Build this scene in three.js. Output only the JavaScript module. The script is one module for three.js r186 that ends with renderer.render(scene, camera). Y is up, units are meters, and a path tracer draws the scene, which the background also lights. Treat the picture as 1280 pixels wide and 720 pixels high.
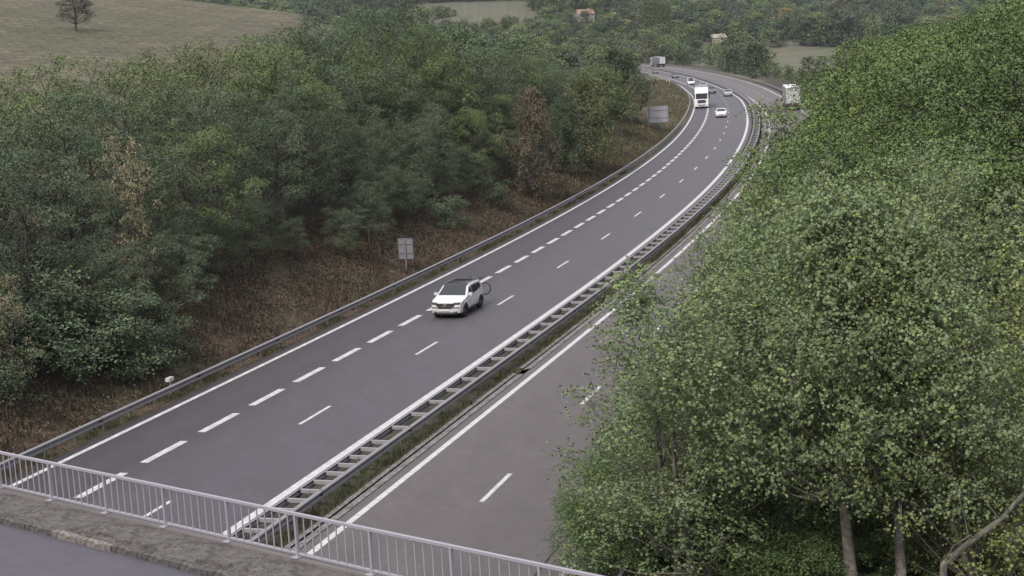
import * as THREE from 'three';
import { mergeGeometries, toCreasedNormals } from 'three/addons/utils/BufferGeometryUtils.js';
import { ImprovedNoise } from 'three/addons/math/ImprovedNoise.js';

/* ---------- camera, sky, sun, exposure ---------- */
const scene = new THREE.Scene();
const FOCAL = 1850, EYE = 15.05, PITCH = 0.16718, ROLL = -0.0536;     // pixels of a 1280 x 720 picture, metres, radians
const camera = new THREE.PerspectiveCamera(2 * Math.atan(360 / FOCAL) * 180 / Math.PI, 16 / 9, 0.1, 6000);
camera.position.set(0, EYE, 0);
camera.rotation.order = 'YXZ';
camera.rotation.x = -PITCH; camera.rotation.z = ROLL;
scene.add(camera);

{ // even overcast sky, brighter overhead
  const w = 64, h = 32, d = new Float32Array(w * h * 4);
  for (let j = 0; j < h; j++) for (let i = 0; i < w; i++) {
    const e = Math.sin(((j + 0.5) / h - 0.5) * Math.PI);
    const k = e > 0 ? (1 + 2 * e) / 3 : 0.18;
    d.set([0.72 * k, 0.72 * k, 0.76 * k, 1], (j * w + i) * 4);
  }
  const t = new THREE.DataTexture(d, w, h, THREE.RGBAFormat, THREE.FloatType);
  t.mapping = THREE.EquirectangularReflectionMapping; t.magFilter = THREE.LinearFilter; t.minFilter = THREE.LinearFilter; t.needsUpdate = true;
  scene.background = t; scene.environment = t;
}
const sun = new THREE.DirectionalLight(0xfff3e4, 1.5);
sun.position.set(-70, 150, 40); sun.target.position.set(0, 0, -80); scene.add(sun, sun.target);
sun.castShadow = true; sun.shadow.radius = 20; sun.shadow.mapSize.set(2048, 2048);
Object.assign(sun.shadow.camera, { left: -260, right: 260, top: 260, bottom: -260, near: 1, far: 700 });
scene.fog = new THREE.FogExp2(0xb4bccf, 0.00006);
const renderer = new THREE.WebGLRenderer({ antialias: true });
renderer.setSize(1024, 576);
renderer.toneMapping = THREE.LinearToneMapping;
renderer.toneMappingExposure = 2.05;
renderer.shadowMap.enabled = true;

/* ---------- small helpers ---------- */
let seed = 7;
const rnd = () => { seed = (seed + 0x6d2b79f5) | 0; let t = Math.imul(seed ^ (seed >>> 15), 1 | seed); t = (t + Math.imul(t ^ (t >>> 7), 61 | t)) ^ t; return ((t ^ (t >>> 14)) >>> 0) / 4294967296; };
const rr = (a, b) => a + (b - a) * rnd();
const reseed = (n) => { seed = n; };
const perlin = new ImprovedNoise();
const noise = (x, y, z = 0.37) => perlin.noise(x, y, z);
const fbm = (x, y) => noise(x, y) * 0.55 + noise(x * 2.1, y * 2.1, 3.1) * 0.28 + noise(x * 4.3, y * 4.3, 7.7) * 0.17;
const clamp = (x, a, b) => Math.max(a, Math.min(b, x));
const smooth = (a, b, x) => { const t = clamp((x - a) / (b - a), 0, 1); return t * t * (3 - 2 * t); };
const table = (pts) => (s) => { if (s <= pts[0][0]) return pts[0][1]; for (let i = 1; i < pts.length; i++) if (s <= pts[i][0]) { const [a, p] = pts[i - 1], [b, q] = pts[i]; return p + (q - p) * (s - a) / (b - a); } return pts[pts.length - 1][1]; };
const taken = {};
const numbered = (n) => { const k = taken[n] = (taken[n] ?? -1) + 1; return k ? n + '_' + String(k).padStart(3, '0') : n; };
function shade(o) { o.traverse((c) => { if (c.isMesh) { c.castShadow = true; c.receiveShadow = true; } }); }
function thing(name, label, category, group) {
  const o = new THREE.Group(); o.name = numbered(name); scene.add(o);
  o.userData = { label, category }; if (group) o.userData.group = group;
  return o;
}
function part(name, geo, mat, parent) { const m = new THREE.Mesh(Array.isArray(geo) ? join(geo) : geo, mat); m.name = name; m.castShadow = m.receiveShadow = true; parent.add(m); return m; }
function structure(name, geo, mat) { const m = part(numbered(name), geo, mat, scene); m.userData.kind = 'structure'; return m; }
function copyOf(root, label, group) {
  const r = root.clone(); r.name = numbered(root.name.replace(/_\d\d\d$/, '')); r.userData = { ...root.userData }; scene.add(r);
  if (label) r.userData.label = label; if (group) r.userData.group = group;
  return r;
}
const strip0 = (g) => { const q = g.index ? g.toNonIndexed() : g; for (const k of Object.keys(q.attributes)) if (!['position', 'normal', 'uv', 'color'].includes(k)) q.deleteAttribute(k); return q; };
function join(list) { const q = list.map(strip0); const all = q.every((g) => g.attributes.color); if (!all) q.forEach((g) => g.deleteAttribute('color')); const u = q.every((g) => g.attributes.uv); if (!u) q.forEach((g) => g.deleteAttribute('uv')); return mergeGeometries(q); }
function box(w, h, d, x = 0, y = 0, z = 0, ry = 0) { const g = new THREE.BoxGeometry(w, h, d); if (ry) g.rotateY(ry); g.translate(x, y, z); return g; }
function rod(a, b, r0, r1 = r0, n = 6) {
  const A = new THREE.Vector3(...a), B = new THREE.Vector3(...b), d = B.clone().sub(A);
  const g = new THREE.CylinderGeometry(r1, r0, d.length(), n); g.translate(0, d.length() / 2, 0);
  g.applyQuaternion(new THREE.Quaternion().setFromUnitVectors(new THREE.Vector3(0, 1, 0), d.normalize())); g.translate(...a); return g;
}
const lin = (r, g, b) => new THREE.Color().setRGB(r, g, b);
function std(r, g, b, rough = 0.9, extra = {}) { return new THREE.MeshStandardMaterial({ color: lin(r, g, b), roughness: rough, ...extra }); }

function noiseTexture(size, metres, fn, srgb = true) {
  const d = new Uint8Array(size * size * 4);
  for (let j = 0; j < size; j++) for (let i = 0; i < size; i++) { const c = fn(i / size, j / size, i, j); for (let k = 0; k < 3; k++) d[(j * size + i) * 4 + k] = clamp(c[k] ?? c[0], 0, 1) * 255; d[(j * size + i) * 4 + 3] = 255; }
  const t = new THREE.DataTexture(d, size, size); t.wrapS = t.wrapT = THREE.RepeatWrapping; t.magFilter = THREE.LinearFilter; t.minFilter = THREE.LinearMipmapLinearFilter; t.generateMipmaps = true;
  if (srgb) t.colorSpace = THREE.SRGBColorSpace; t.repeat.set(1 / metres, 1 / metres); t.needsUpdate = true; return t;
}
// noise that repeats over the unit square
const tileNoise = (u, v, f, z) => { const a = noise(u * f, v * f, z), b = noise((u - 1) * f, v * f, z), c = noise(u * f, (v - 1) * f, z), d = noise((u - 1) * f, (v - 1) * f, z); const x = smooth(0, 1, u), y = smooth(0, 1, v); return (a * (1 - x) + b * x) * (1 - y) + (c * (1 - x) + d * x) * y; };

/* ---------- the motorway's line: heading turned by a table of curvature, metres along it ---------- */
const S0 = -120, S1 = 880;
const curvature = table([[-1, 0], [0, 0.000117], [30, -0.000137], [60, -0.000869], [90, -0.000974], [120, -0.001202], [150, -0.00081], [180, -0.000793], [210, -0.000625], [250, -0.000537], [300, -0.000978], [360, -0.000515], [440, -0.000436], [540, -0.0003], [600, -0.0006], [660, -0.005], [900, -0.006]]);
const PX = [], PZ = [], PT = [];
{
  let x = -20.562, z = 34.8686, t = 0.3173;
  for (let s = 0; s <= S1; s++) { PX[s - S0] = x; PZ[s - S0] = z; PT[s - S0] = t; const t2 = t + (curvature(s) + curvature(s + 1)) / 2; x += Math.sin((t + t2) / 2); z += Math.cos((t + t2) / 2); t = t2; }
  for (let s = -1; s >= S0; s--) { PX[s - S0] = PX[-S0] + s * Math.sin(0.3173); PZ[s - S0] = PZ[-S0] + s * Math.cos(0.3173); PT[s - S0] = 0.3173; }
}
function along(s, lat, y = 0) { // a point of the motorway, in three.js axes
  const q = clamp(s - S0, 0, S1 - S0 - 0.001), i = Math.floor(q), f = q - i, L = (a) => a[i] + (a[i + 1] - a[i]) * f, t = L(PT);
  return [L(PX) + lat * Math.cos(t), y, -(L(PZ) - lat * Math.sin(t))];
}
const headingAt = (s) => PT[clamp(Math.round(s - S0), 0, S1 - S0)];
function toRoad(X, Z) { // world X and forward Z to metres along and across
  let bi = 0, bd = 1e12;
  for (let i = 0; i < PX.length; i += 8) { const d = (PX[i] - X) ** 2 + (PZ[i] - Z) ** 2; if (d < bd) { bd = d; bi = i; } }
  for (let i = Math.max(0, bi - 8); i <= Math.min(PX.length - 1, bi + 8); i++) { const d = (PX[i] - X) ** 2 + (PZ[i] - Z) ** 2; if (d < bd) { bd = d; bi = i; } }
  const t = PT[bi]; return [bi + S0 + ((X - PX[bi]) * Math.sin(t) + (Z - PZ[bi]) * Math.cos(t)), (X - PX[bi]) * Math.cos(t) - (Z - PZ[bi]) * Math.sin(t)];
}
const LEFT = table([[0, -3.42], [60, -3.3], [100, -3.05], [170, -2.6], [240, -2.6], [340, -2.5], [400, -2.0], [470, -1.7]]);
const LANE = table([[0, 3.62], [110, 3.55], [160, 3.85], [300, 3.6], [360, 3.0]]);
const RIGHT = table([[0, 7.3], [60, 7.25], [150, 6.9], [280, 6.9], [345, 6.0]]);
const BARRIER = table([[0, 8.95], [60, 8.9], [150, 8.6], [264, 8.1], [300, 7.4], [347, 6.9], [430, 6.7]]);
const FAR_LEFT = table([[0, 10.85], [60, 10.7], [140, 10.35], [230, 10.1], [264, 9.5], [300, 8.7], [350, 8.2]]);
const FAR_RIGHT = table([[0, 19.0], [60, 18.6], [150, 17.6], [300, 15.2], [405, 16], [600, 16.6]]);
const FAR_RAIL = table([[0, 21], [150, 20.2], [300, 16.9], [430, 17.6], [600, 18.8]]);
const OUTER = (s) => FAR_RAIL(s) - 0.4;

/* ---------- lie of the land ---------- */
function landAt(X, Z, s, l) {
  let y = 0;
  const hillTop = 265;
  let meadow = -8.9 + 0.0926 * Math.min(Z, hillTop) - 0.1637 * clamp(X, -140, 80);
  meadow -= 0.26 * Math.max(0, X + 36) * smooth(80, 170, Z);
  if (Z > hillTop) meadow -= 0.3 * (Z - hillTop) * smooth(0, 30, Z - hillTop);
  const rise = table([[-100, 800], [60, 810], [160, 920], [260, 1000], [400, 1000]])(X), grade = table([[60, 0.14], [200, 0.1]])(X);
  const hills = -3 + grade * Math.max(0, Math.min(Z, 2300) - rise) + (Z > rise ? 5 * fbm(X / 160, Z / 160) : 0) + 0.02 * Math.max(0, -X - 50);
  const open = Math.max(-3, Z > 400 ? hills : -3);
  if (s <= 860 && l < -4.4) {
    const d = Math.max(0, -5.2 - l), lie = Math.max(meadow, open, 4.2 * (1 - smooth(180, 290, s))) + 0.7 * fbm(X / 22, Z / 22), steep = 0.44 - 0.3 * smooth(280, 460, s);
    y = Math.max(Math.min(steep * d + 0.2 * fbm(X / 3, Z / 3) * smooth(1, 5, d), lie), -0.4 * d);
  } else if (s > 860) { y = open; } else if (l > 21.4) {
    const d = l - 21.4, k = smooth(190, 300, s);
    const bank = Math.min((0.3 * smooth(12, 55, s) - 0.03 * (1 - smooth(12, 55, s))) * d, 6 + 0.05 * d), low = Math.max(-0.3 * d, open);
    y = bank * (1 - k) + low * k;
    if (s > 300) y = Math.max(y, Math.min(open, 0.1 * d));
  }
  if (Z < 22 && l < -4.4) y = Math.min(y, 6);
  return y;
}
const land = (X, Z) => { const [s, l] = toRoad(X, Z); return landAt(X, Z, s, l); };
// the line of sight through a pixel of the photograph, and where it meets the land
function sight(px, py) {
  const u = (px - 640) / FOCAL, v = -(py - 360) / FOCAL, c = Math.cos(ROLL), q = Math.sin(ROLL), xc = u * c - v * q, yc = u * q + v * c;
  return [xc, -Math.sin(PITCH) + yc * Math.cos(PITCH), Math.cos(PITCH) + yc * Math.sin(PITCH)];
}
function onLand(px, py, from = 30) { const d = sight(px, py); for (let t = from; t < 2500; t += t < 400 ? 0.5 : 2) if (EYE + d[1] * t <= land(d[0] * t, d[2] * t)) return [d[0] * t, d[2] * t]; return null; }
function heightOn(px, py, Z) { const d = sight(px, py); return EYE + d[1] * Z / d[2]; }

/* ---------- materials ---------- */
const asphaltMap = noiseTexture(1024, 6, (u, v, i, j) => { const g = rnd(), p = tileNoise(u, v, 5, 1.3) * 0.05 + tileNoise(u, v, 17, 4.1) * 0.06; const a = 0.8 + p + (g - 0.5) * 0.26; return [a, a, a]; });
const asphaltBump = noiseTexture(512, 1.5, () => [rnd()], false);
const dirtMap = noiseTexture(512, 7, (u, v) => { const a = 0.72 + 0.3 * tileNoise(u, v, 6, 2.2) + 0.28 * tileNoise(u, v, 19, 5.2) + 0.22 * tileNoise(u, v, 47, 8.2) + (rnd() - 0.5) * 0.2; return [a, a * 0.99, a * 0.96]; });
const concreteMap = noiseTexture(512, 2.4, (u, v) => { const m = smooth(-0.1, 0.4, tileNoise(u, v, 19, 1.7) + 0.6 * tileNoise(u, v, 43, 3.1)), w = smooth(0.2, 0.45, tileNoise(u, v, 31, 6.1)), a = 0.76 + 0.16 * tileNoise(u, v, 11, 9.4) + 0.12 * tileNoise(u, v, 61, 2.4) + (rnd() - 0.5) * 0.3; return [a * (1 - 0.2 * m) + 0.12 * w, a * (1 - 0.21 * m) + 0.11 * w, a * (1 - 0.21 * m) + 0.12 * w]; });
const paintMap = noiseTexture(256, 1.6, (u, v) => { const a = 0.9 + 0.16 * tileNoise(u, v, 9, 2.6) - 0.25 * smooth(0.25, 0.5, tileNoise(u, v, 21, 6.1)) + (rnd() - 0.5) * 0.12; return [a, a, a]; });
const M = {
  asphalt: new THREE.MeshStandardMaterial({ color: lin(0.116, 0.108, 0.133), roughness: 0.62, map: asphaltMap, bumpMap: asphaltBump, bumpScale: 0.004, vertexColors: true }),
  asphaltPink: new THREE.MeshStandardMaterial({ color: lin(0.162, 0.143, 0.152), roughness: 0.66, map: asphaltMap, bumpMap: asphaltBump, bumpScale: 0.004, vertexColors: true }),
  bridgeAsphalt: std(0.13, 0.125, 0.16, 0.8, { map: asphaltMap, bumpMap: asphaltBump, bumpScale: 0.003 }),
  paint: std(0.6, 0.59, 0.62, 0.7, { map: paintMap }),
  concrete: std(0.34, 0.32, 0.33, 0.92, { map: concreteMap, bumpMap: concreteMap, bumpScale: 0.006 }),
  mossyConcrete: std(0.19, 0.174, 0.176, 0.95, { map: concreteMap, bumpMap: concreteMap, bumpScale: 0.012 }),
  paleStone: std(0.36, 0.33, 0.31, 0.92, { map: concreteMap, bumpMap: concreteMap, bumpScale: 0.006 }),
  land: new THREE.MeshStandardMaterial({ color: 0xffffff, roughness: 1, map: dirtMap, bumpMap: dirtMap, bumpScale: 0.08, vertexColors: true }),
  zinc: std(0.33, 0.325, 0.36, 0.55, { metalness: 0.15, map: paintMap }),
  brightZinc: std(0.4, 0.39, 0.42, 0.5, { metalness: 0.1, map: paintMap }),
  zincDull: std(0.16, 0.155, 0.17, 0.6, { metalness: 0.2 }),
  rail: std(0.34, 0.33, 0.385, 0.5, { metalness: 0.2 }),
  signBack: std(0.24, 0.245, 0.28, 0.5, { metalness: 0.2 }),
  signFrame: std(0.24, 0.25, 0.3, 0.5, { metalness: 0.4 }),
  tyre: std(0.02, 0.02, 0.022, 0.85), rim: std(0.3, 0.3, 0.32, 0.35, { metalness: 0.8 }), darkRim: std(0.05, 0.05, 0.055, 0.4, { metalness: 0.6 }),
  glass: new THREE.MeshPhysicalMaterial({ color: lin(0.03, 0.036, 0.04), roughness: 0.08, specularIntensity: 0.8 }),
  blackPlastic: std(0.025, 0.025, 0.028, 0.6), blackGloss: new THREE.MeshPhysicalMaterial({ color: lin(0.012, 0.012, 0.014), roughness: 0.2, specularIntensity: 0.7 }),
  smoked: new THREE.MeshPhysicalMaterial({ color: lin(0.09, 0.09, 0.1), roughness: 0.12, clearcoat: 1 }), lamp: new THREE.MeshPhysicalMaterial({ color: lin(0.55, 0.56, 0.6), roughness: 0.1, clearcoat: 1 }), redLamp: new THREE.MeshPhysicalMaterial({ color: lin(0.3, 0.01, 0.01), roughness: 0.15, clearcoat: 1 }),
  plate: std(0.7, 0.7, 0.68, 0.5), chrome: std(0.6, 0.6, 0.62, 0.2, { metalness: 0.9 }),
  bark: std(0.17, 0.155, 0.145, 0.95, { map: dirtMap, bumpMap: dirtMap, bumpScale: 0.02 }), paleBark: std(0.36, 0.345, 0.33, 0.95, { map: dirtMap, bumpMap: dirtMap, bumpScale: 0.015 }),
};
const carPaint = (r, g, b) => new THREE.MeshPhysicalMaterial({ color: lin(r, g, b), roughness: 0.35, clearcoat: 1, clearcoatRoughness: 0.08 });

/* ---------- ground sheet ---------- */
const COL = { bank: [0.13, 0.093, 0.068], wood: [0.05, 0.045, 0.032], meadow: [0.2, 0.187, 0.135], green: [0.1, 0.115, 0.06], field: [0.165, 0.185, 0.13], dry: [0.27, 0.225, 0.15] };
const mixc = (a, b, t) => [a[0] + (b[0] - a[0]) * t, a[1] + (b[1] - a[1]) * t, a[2] + (b[2] - a[2]) * t];
const inField = (X, Z) => { const w = 14 * noise(X / 45, Z / 45, 6.6); return (Z + w > 935 && Z + 1.5 * w < 1120 && X + w > -72 && X + w < 24) ? 1 : (Z + w > 540 && Z + 2 * w < 1000 && X + w > (Z < 800 ? 98 : 122) + 0.02 * (Z - 540) && X < 330) ? 2 : 0; };
function landColour(X, Z, s, l) {
  const n = fbm(X / 9, Z / 9), n2 = noise(X / 1.7, Z / 1.7, 5.5), n3 = fbm(X / 40 + 7, Z / 40);
  let c;
  if (l < 5) {
    const d = -4.4 - l;
    c = mixc(COL.bank, COL.green, smooth(-0.1, 0.35, n + 0.3 * n2) * 0.45);
    if (s > 95) c = mixc(c, mixc(COL.dry, COL.green, smooth(-0.15, 0.2, n3 + 0.3 * n)), smooth(95, 150, s));
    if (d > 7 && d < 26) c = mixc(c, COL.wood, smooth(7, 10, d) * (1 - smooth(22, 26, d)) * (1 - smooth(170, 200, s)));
    if (d > 22) c = mixc(c, mixc(COL.meadow, COL.green, 0.02 + 0.4 * smooth(-0.1, 0.4, n3 + 0.5 * noise((X - Z) / 5, (X + Z) / 40, 2.9))).map((q) => q * (1 + 0.3 * noise((X * 0.6 + Z) / 2.2, (X - Z * 0.3) / 14, 8.8))), smooth(22, 30, d));
  } else c = mixc(COL.wood, COL.green, smooth(-0.1, 0.4, n) * 0.6);
  if (Z > 400) { const f = inField(X, Z); c = f ? mixc(COL.field, f === 2 ? COL.dry : COL.meadow, clamp(0.3 + n3 * 1.4, 0, 1)) : mixc(COL.wood, COL.green, 0.4 + 0.4 * n); if (Math.abs(l) < 26) c = mixc(COL.dry, COL.green, clamp(0.5 + n, 0, 1)); }
  const k = 1 + 0.25 * n + 0.18 * n2;
  return c.map((v) => v * k);
}
{
  const axis = (segs) => { const a = [segs[0][0]]; for (const [, to, step] of segs) { let v = a[a.length - 1]; while (v + step < to - step * 0.3) { v += step; a.push(v); } a.push(to); } return a; };
  const xs = axis([[-900, -300, 40], [-300, -110, 8], [-110, -50, 3], [-50, 80, 1.5], [80, 160, 4], [160, 320, 10], [320, 1200, 40]].map((q) => q));
  const zs = axis([[-140, 0, 12], [0, 30, 3], [30, 180, 1.5], [180, 320, 2.5], [320, 640, 6], [640, 1300, 14], [1300, 2700, 50]]);
  const nx = xs.length, nz = zs.length, pos = new Float32Array(nx * nz * 3), uv = new Float32Array(nx * nz * 2), col = new Float32Array(nx * nz * 3), idx = [];
  for (let j = 0; j < nz; j++) for (let i = 0; i < nx; i++) {
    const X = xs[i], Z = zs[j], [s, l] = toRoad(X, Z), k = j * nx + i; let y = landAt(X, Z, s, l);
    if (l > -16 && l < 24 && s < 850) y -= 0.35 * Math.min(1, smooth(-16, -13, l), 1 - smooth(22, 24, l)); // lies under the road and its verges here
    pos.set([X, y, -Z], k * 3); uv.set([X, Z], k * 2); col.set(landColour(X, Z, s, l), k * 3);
    if (i && j) idx.push(k - nx - 1, k - nx, k, k - nx - 1, k, k - 1);
  }
  const g = new THREE.BufferGeometry(); g.setAttribute('position', new THREE.BufferAttribute(pos, 3)); g.setAttribute('uv', new THREE.BufferAttribute(uv, 2)); g.setAttribute('color', new THREE.BufferAttribute(col, 3)); g.setIndex(idx); g.computeVertexNormals();
  structure('ground', g, M.land);
}
// a band of the motorway: edges given as functions of s, heights and colours as functions of (s, lat)
function band(a, b, s0, s1, ds, n, yf, cf) {
  const m = Math.max(1, Math.ceil((s1 - s0) / ds)), pos = [], uv = [], col = [], idx = [];
  for (let j = 0; j <= m; j++) for (let i = 0; i <= n; i++) {
    const s = s0 + (s1 - s0) * j / m, A = typeof a === 'number' ? a : a(s), B = typeof b === 'number' ? b : b(s), l = A + (B - A) * i / n, y = typeof yf === 'number' ? yf : yf(s, l);
    pos.push(...along(s, l, y)); uv.push(l, s); if (cf) col.push(...cf(s, l));
    if (i && j) { const k = j * (n + 1) + i; idx.push(k - n - 2, k, k - n - 1, k - n - 2, k - 1, k); }
  }
  const g = new THREE.BufferGeometry(); g.setAttribute('position', new THREE.Float32BufferAttribute(pos, 3)); g.setAttribute('uv', new THREE.Float32BufferAttribute(uv, 2));
  if (cf) g.setAttribute('color', new THREE.Float32BufferAttribute(col, 3)); g.setIndex(idx.reverse()); g.computeVertexNormals();
  if (g.attributes.normal.getY(0) < 0) { g.setIndex(idx.reverse()); g.computeVertexNormals(); }
  return g;
}
// verges that run with the road
const vergeY = (s, l) => { const p = along(s, l); return landAt(p[0], -p[2], s, l); };
const vergeC = (s, l) => { const p = along(s, l); return landColour(p[0], -p[2], s, l); };
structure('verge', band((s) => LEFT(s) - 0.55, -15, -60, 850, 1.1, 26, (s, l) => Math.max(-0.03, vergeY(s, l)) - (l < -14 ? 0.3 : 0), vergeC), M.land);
structure('verge', band((s) => OUTER(s) - 0.1, 23, -60, 850, 2, 6, (s, l) => vergeY(s, l) - 0.03, vergeC), M.land);
structure('median_strip', band((s) => BARRIER(s) - 1.05, (s) => BARRIER(s) + 1.0, -60, 850, 1.5, 6, (s, l) => -0.02 + 0.03 * noise(s * 0.7, l * 2), (s, l) => mixc([0.085, 0.075, 0.06], COL.green, smooth(-0.2, 0.4, fbm(s / 3, l) )).map((v) => v * (1 + 0.3 * noise(s, l * 3)))), M.land);

/* ---------- carriageways ---------- */
const road1 = structure('carriageway', band((s) => LEFT(s) - 0.62, (s) => RIGHT(s) + 0.62, -60, 850, 2.5, 22, 0, (s, l) => { // tyre marks and oil run along the lanes, older surfacing on the slow lane
  const slow = 1 - smooth(-0.5, 1.6, l + 0.5 * noise(s / 30, 1.7)), edge = 1 - smooth(LEFT(s) + 0.1, LEFT(s) + 0.5, l);
  const track = Math.exp(-(((l + 0.75) / 0.45) ** 2)) + Math.exp(-(((l + 2.55) / 0.45) ** 2)) + 0.5 * Math.exp(-(((l - 1) / 0.5) ** 2)) + 0.5 * Math.exp(-(((l - 2.7) / 0.5) ** 2));
  const k = (1 - 0.24 * slow - 0.07 * track - 0.3 * edge) * (1 + 0.07 * fbm(s / 14, l / 1.4)); return [k, k, k];
}), M.asphalt);
const road2 = structure('carriageway', band((s) => FAR_LEFT(s) - 0.5, OUTER, -60, 850, 2.5, 22, 0, (s, l) => {
  const k = (1 + 0.1 * fbm(s / 16, l / 1.3)) * (1 - 0.07 * Math.exp(-(((l - 12.7) / 1.1) ** 2)) - 0.09 * Math.exp(-(((l - 16.2) / 1.2) ** 2)) - 0.1 * smooth(FAR_RIGHT(s), FAR_RIGHT(s) + 0.4, l)); return [k, k, k];
}), M.asphaltPink);
const paintAt = (f, w, s0, s1, road, name, ds = 3) => part(name, band((s) => f(s) - w / 2, (s) => f(s) + w / 2, s0, s1, ds, 1, 0.004), M.paint, road);
paintAt(LEFT, 0.25, -60, 850, road1, 'edge_line');
paintAt(RIGHT, 0.34, -60, 850, road1, 'edge_line');
paintAt(FAR_LEFT, 0.24, -60, 850, road2, 'edge_line');
paintAt(FAR_RIGHT, 0.22, -60, 850, road2, 'edge_line');
const zero = () => 0;
{
  const rest1 = [], rest2 = [];
  for (let k = -18; k < 190; k++) { const s = 20.25 + k * 13 / 3; if (s < 125) paintAt(zero, 0.34, s, s + 3, road1, 'lane_dash', 1.5); else rest1.push(band(-0.17, 0.17, s, s + 3, 1.5, 1, 0.004)); }
  for (let k = -6; k < 63; k++) { const s = 26.2 + (k) * 13.1; if (s < 160) paintAt(LANE, 0.16, s, s + 3, road1, 'lane_dash', 1.5); else rest1.push(band((q) => LANE(q) - 0.08, (q) => LANE(q) + 0.08, s, s + 3, 1.5, 1, 0.004)); }
  part('lane_dash', rest1, M.paint, road1).userData.kind = 'stuff';
  const mid = (s) => (FAR_LEFT(s) + FAR_RIGHT(s)) / 2 - 0.45 * (1 - smooth(40, 150, s));
  for (let k = -4; k < 63; k++) { const s = 17.6 + k * 13; if (s < 60) paintAt(mid, 0.17, s, s + 3.2, road2, 'lane_dash', 1.5); else rest2.push(band((q) => mid(q) - 0.08, (q) => mid(q) + 0.08, s, s + 3, 1.5, 1, 0.004)); }
  part('lane_dash', rest2, M.paint, road2).userData.kind = 'stuff';
}
part('sealed_joint', band(18.08, 18.17, 6, 17, 2, 1, 0.003), std(0.03, 0.028, 0.03, 0.9), road2);
// concrete gutter along the median: kerb pieces with a groove between two ribs
{
  const gutter = (s0, s1) => join([band((s) => FAR_LEFT(s) - 1.02, (s) => FAR_LEFT(s) - 0.82, s0, s1, 3, 1, 0.05), band((s) => FAR_LEFT(s) - 0.82, (s) => FAR_LEFT(s) - 0.68, s0, s1, 3, 1, -0.015), band((s) => FAR_LEFT(s) - 0.68, (s) => FAR_LEFT(s) - 0.48, s0, s1, 3, 1, 0.03), band((s) => FAR_LEFT(s) - 1.02, (s) => FAR_LEFT(s) - 1.019, s0, s1, 3, 1, (s, l) => 0), ]);
  const g = thing('median_kerb', 'long concrete gutter kerb beside the grassy median, with an open drain gap', 'kerb');
  for (const [a, b] of [[-60, 0], [0, 18], [18, 35.6], [36.6, 54], [54, 72], [72, 110], [110, 180], [180, 300]]) part('kerb_piece', gutter(a + 0.01, b - 0.01), M.concrete, g);
}

/* ---------- guardrails ---------- */
function sweep(profile, lat, s0, s1, ds) { // closed profile of [across, up] carried along the road
  const m = Math.max(1, Math.ceil((s1 - s0) / ds)), n = profile.length, pos = [], idx = [];
  for (let j = 0; j <= m; j++) { const s = s0 + (s1 - s0) * j / m; for (const [a, y] of profile) pos.push(...along(s, lat(s) + a, y)); }
  for (let j = 0; j < m; j++) for (let i = 0; i < n; i++) { const k = (i + 1) % n; idx.push(j * n + i, j * n + k, (j + 1) * n + i, j * n + k, (j + 1) * n + k, (j + 1) * n + i); }
  for (const j of [0, m]) for (let i = 1; i < n - 1; i++) idx.push(j * n, j * n + i, j * n + i + 1);
  const g = new THREE.BufferGeometry(); g.setAttribute('position', new THREE.Float32BufferAttribute(pos, 3)); g.setIndex(idx); return toCreasedNormals(g.toNonIndexed(), 0.6);
}
const waves = (side, y0) => { const f = [[0, 0], [0.06, 0.03], [0.06, 0.09], [-0.03, 0.125], [-0.03, 0.185], [0.06, 0.22], [0.075, 0.275], [0.04, 0.3], [-0.05, 0.305]], o = f.map(([a, y]) => [side * a, y0 + y]), b = f.map(([a, y]) => [side * (a - 0.006), y0 + y + 0.003]).reverse(); return [...o, ...b]; };
function place(m, s, lat, y = 0, turn = 0) { const p = along(s, lat, y); m.position.set(...p); m.rotation.y = -headingAt(s) + turn; return m; }
const postGeo = join([box(0.012, 0.78, 0.11, 0.02, 0.19, 0), box(0.05, 0.78, 0.012, 0, 0.19, 0.05), box(0.05, 0.78, 0.012, 0, 0.19, -0.05)]);
{
  const g = thing('roadside_guardrail', 'galvanised steel guardrail running along the brown bank beside the three lane carriageway', 'guardrail');
  const at = (s) => LEFT(s) - 0.93;
  for (let s = -40; s < 420; s += s < 120 ? 8 : 30) { const e = s + (s < 120 ? 8 : 30); part('beam', sweep(waves(1, 0.31), (q) => at(q), s, e + 0.12, s < 120 ? 2 : 5), M.zinc, g); }
  const rest = [];
  for (let s = -40; s < 420; s += 2) { if (s < 140) place(part('post', postGeo, M.zincDull, g), s + 0.3, at(s) - 0.045); else if (s % 4 === 0) { const q = postGeo.clone(); q.rotateY(-headingAt(s)); q.translate(...along(s, at(s) - 0.045)); rest.push(q); } }
  part('post', rest, M.zincDull, g).userData.kind = 'stuff';
  const capGeo = join([box(0.2, 0.16, 0.42, 0, 0.74, 0), box(0.06, 0.8, 0.06, 0, 0.28, 0)]); // marker on its stem
  place(part('marker', capGeo, std(0.6, 0.58, 0.6, 0.5), g), 30.3, -4.75);
}
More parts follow.
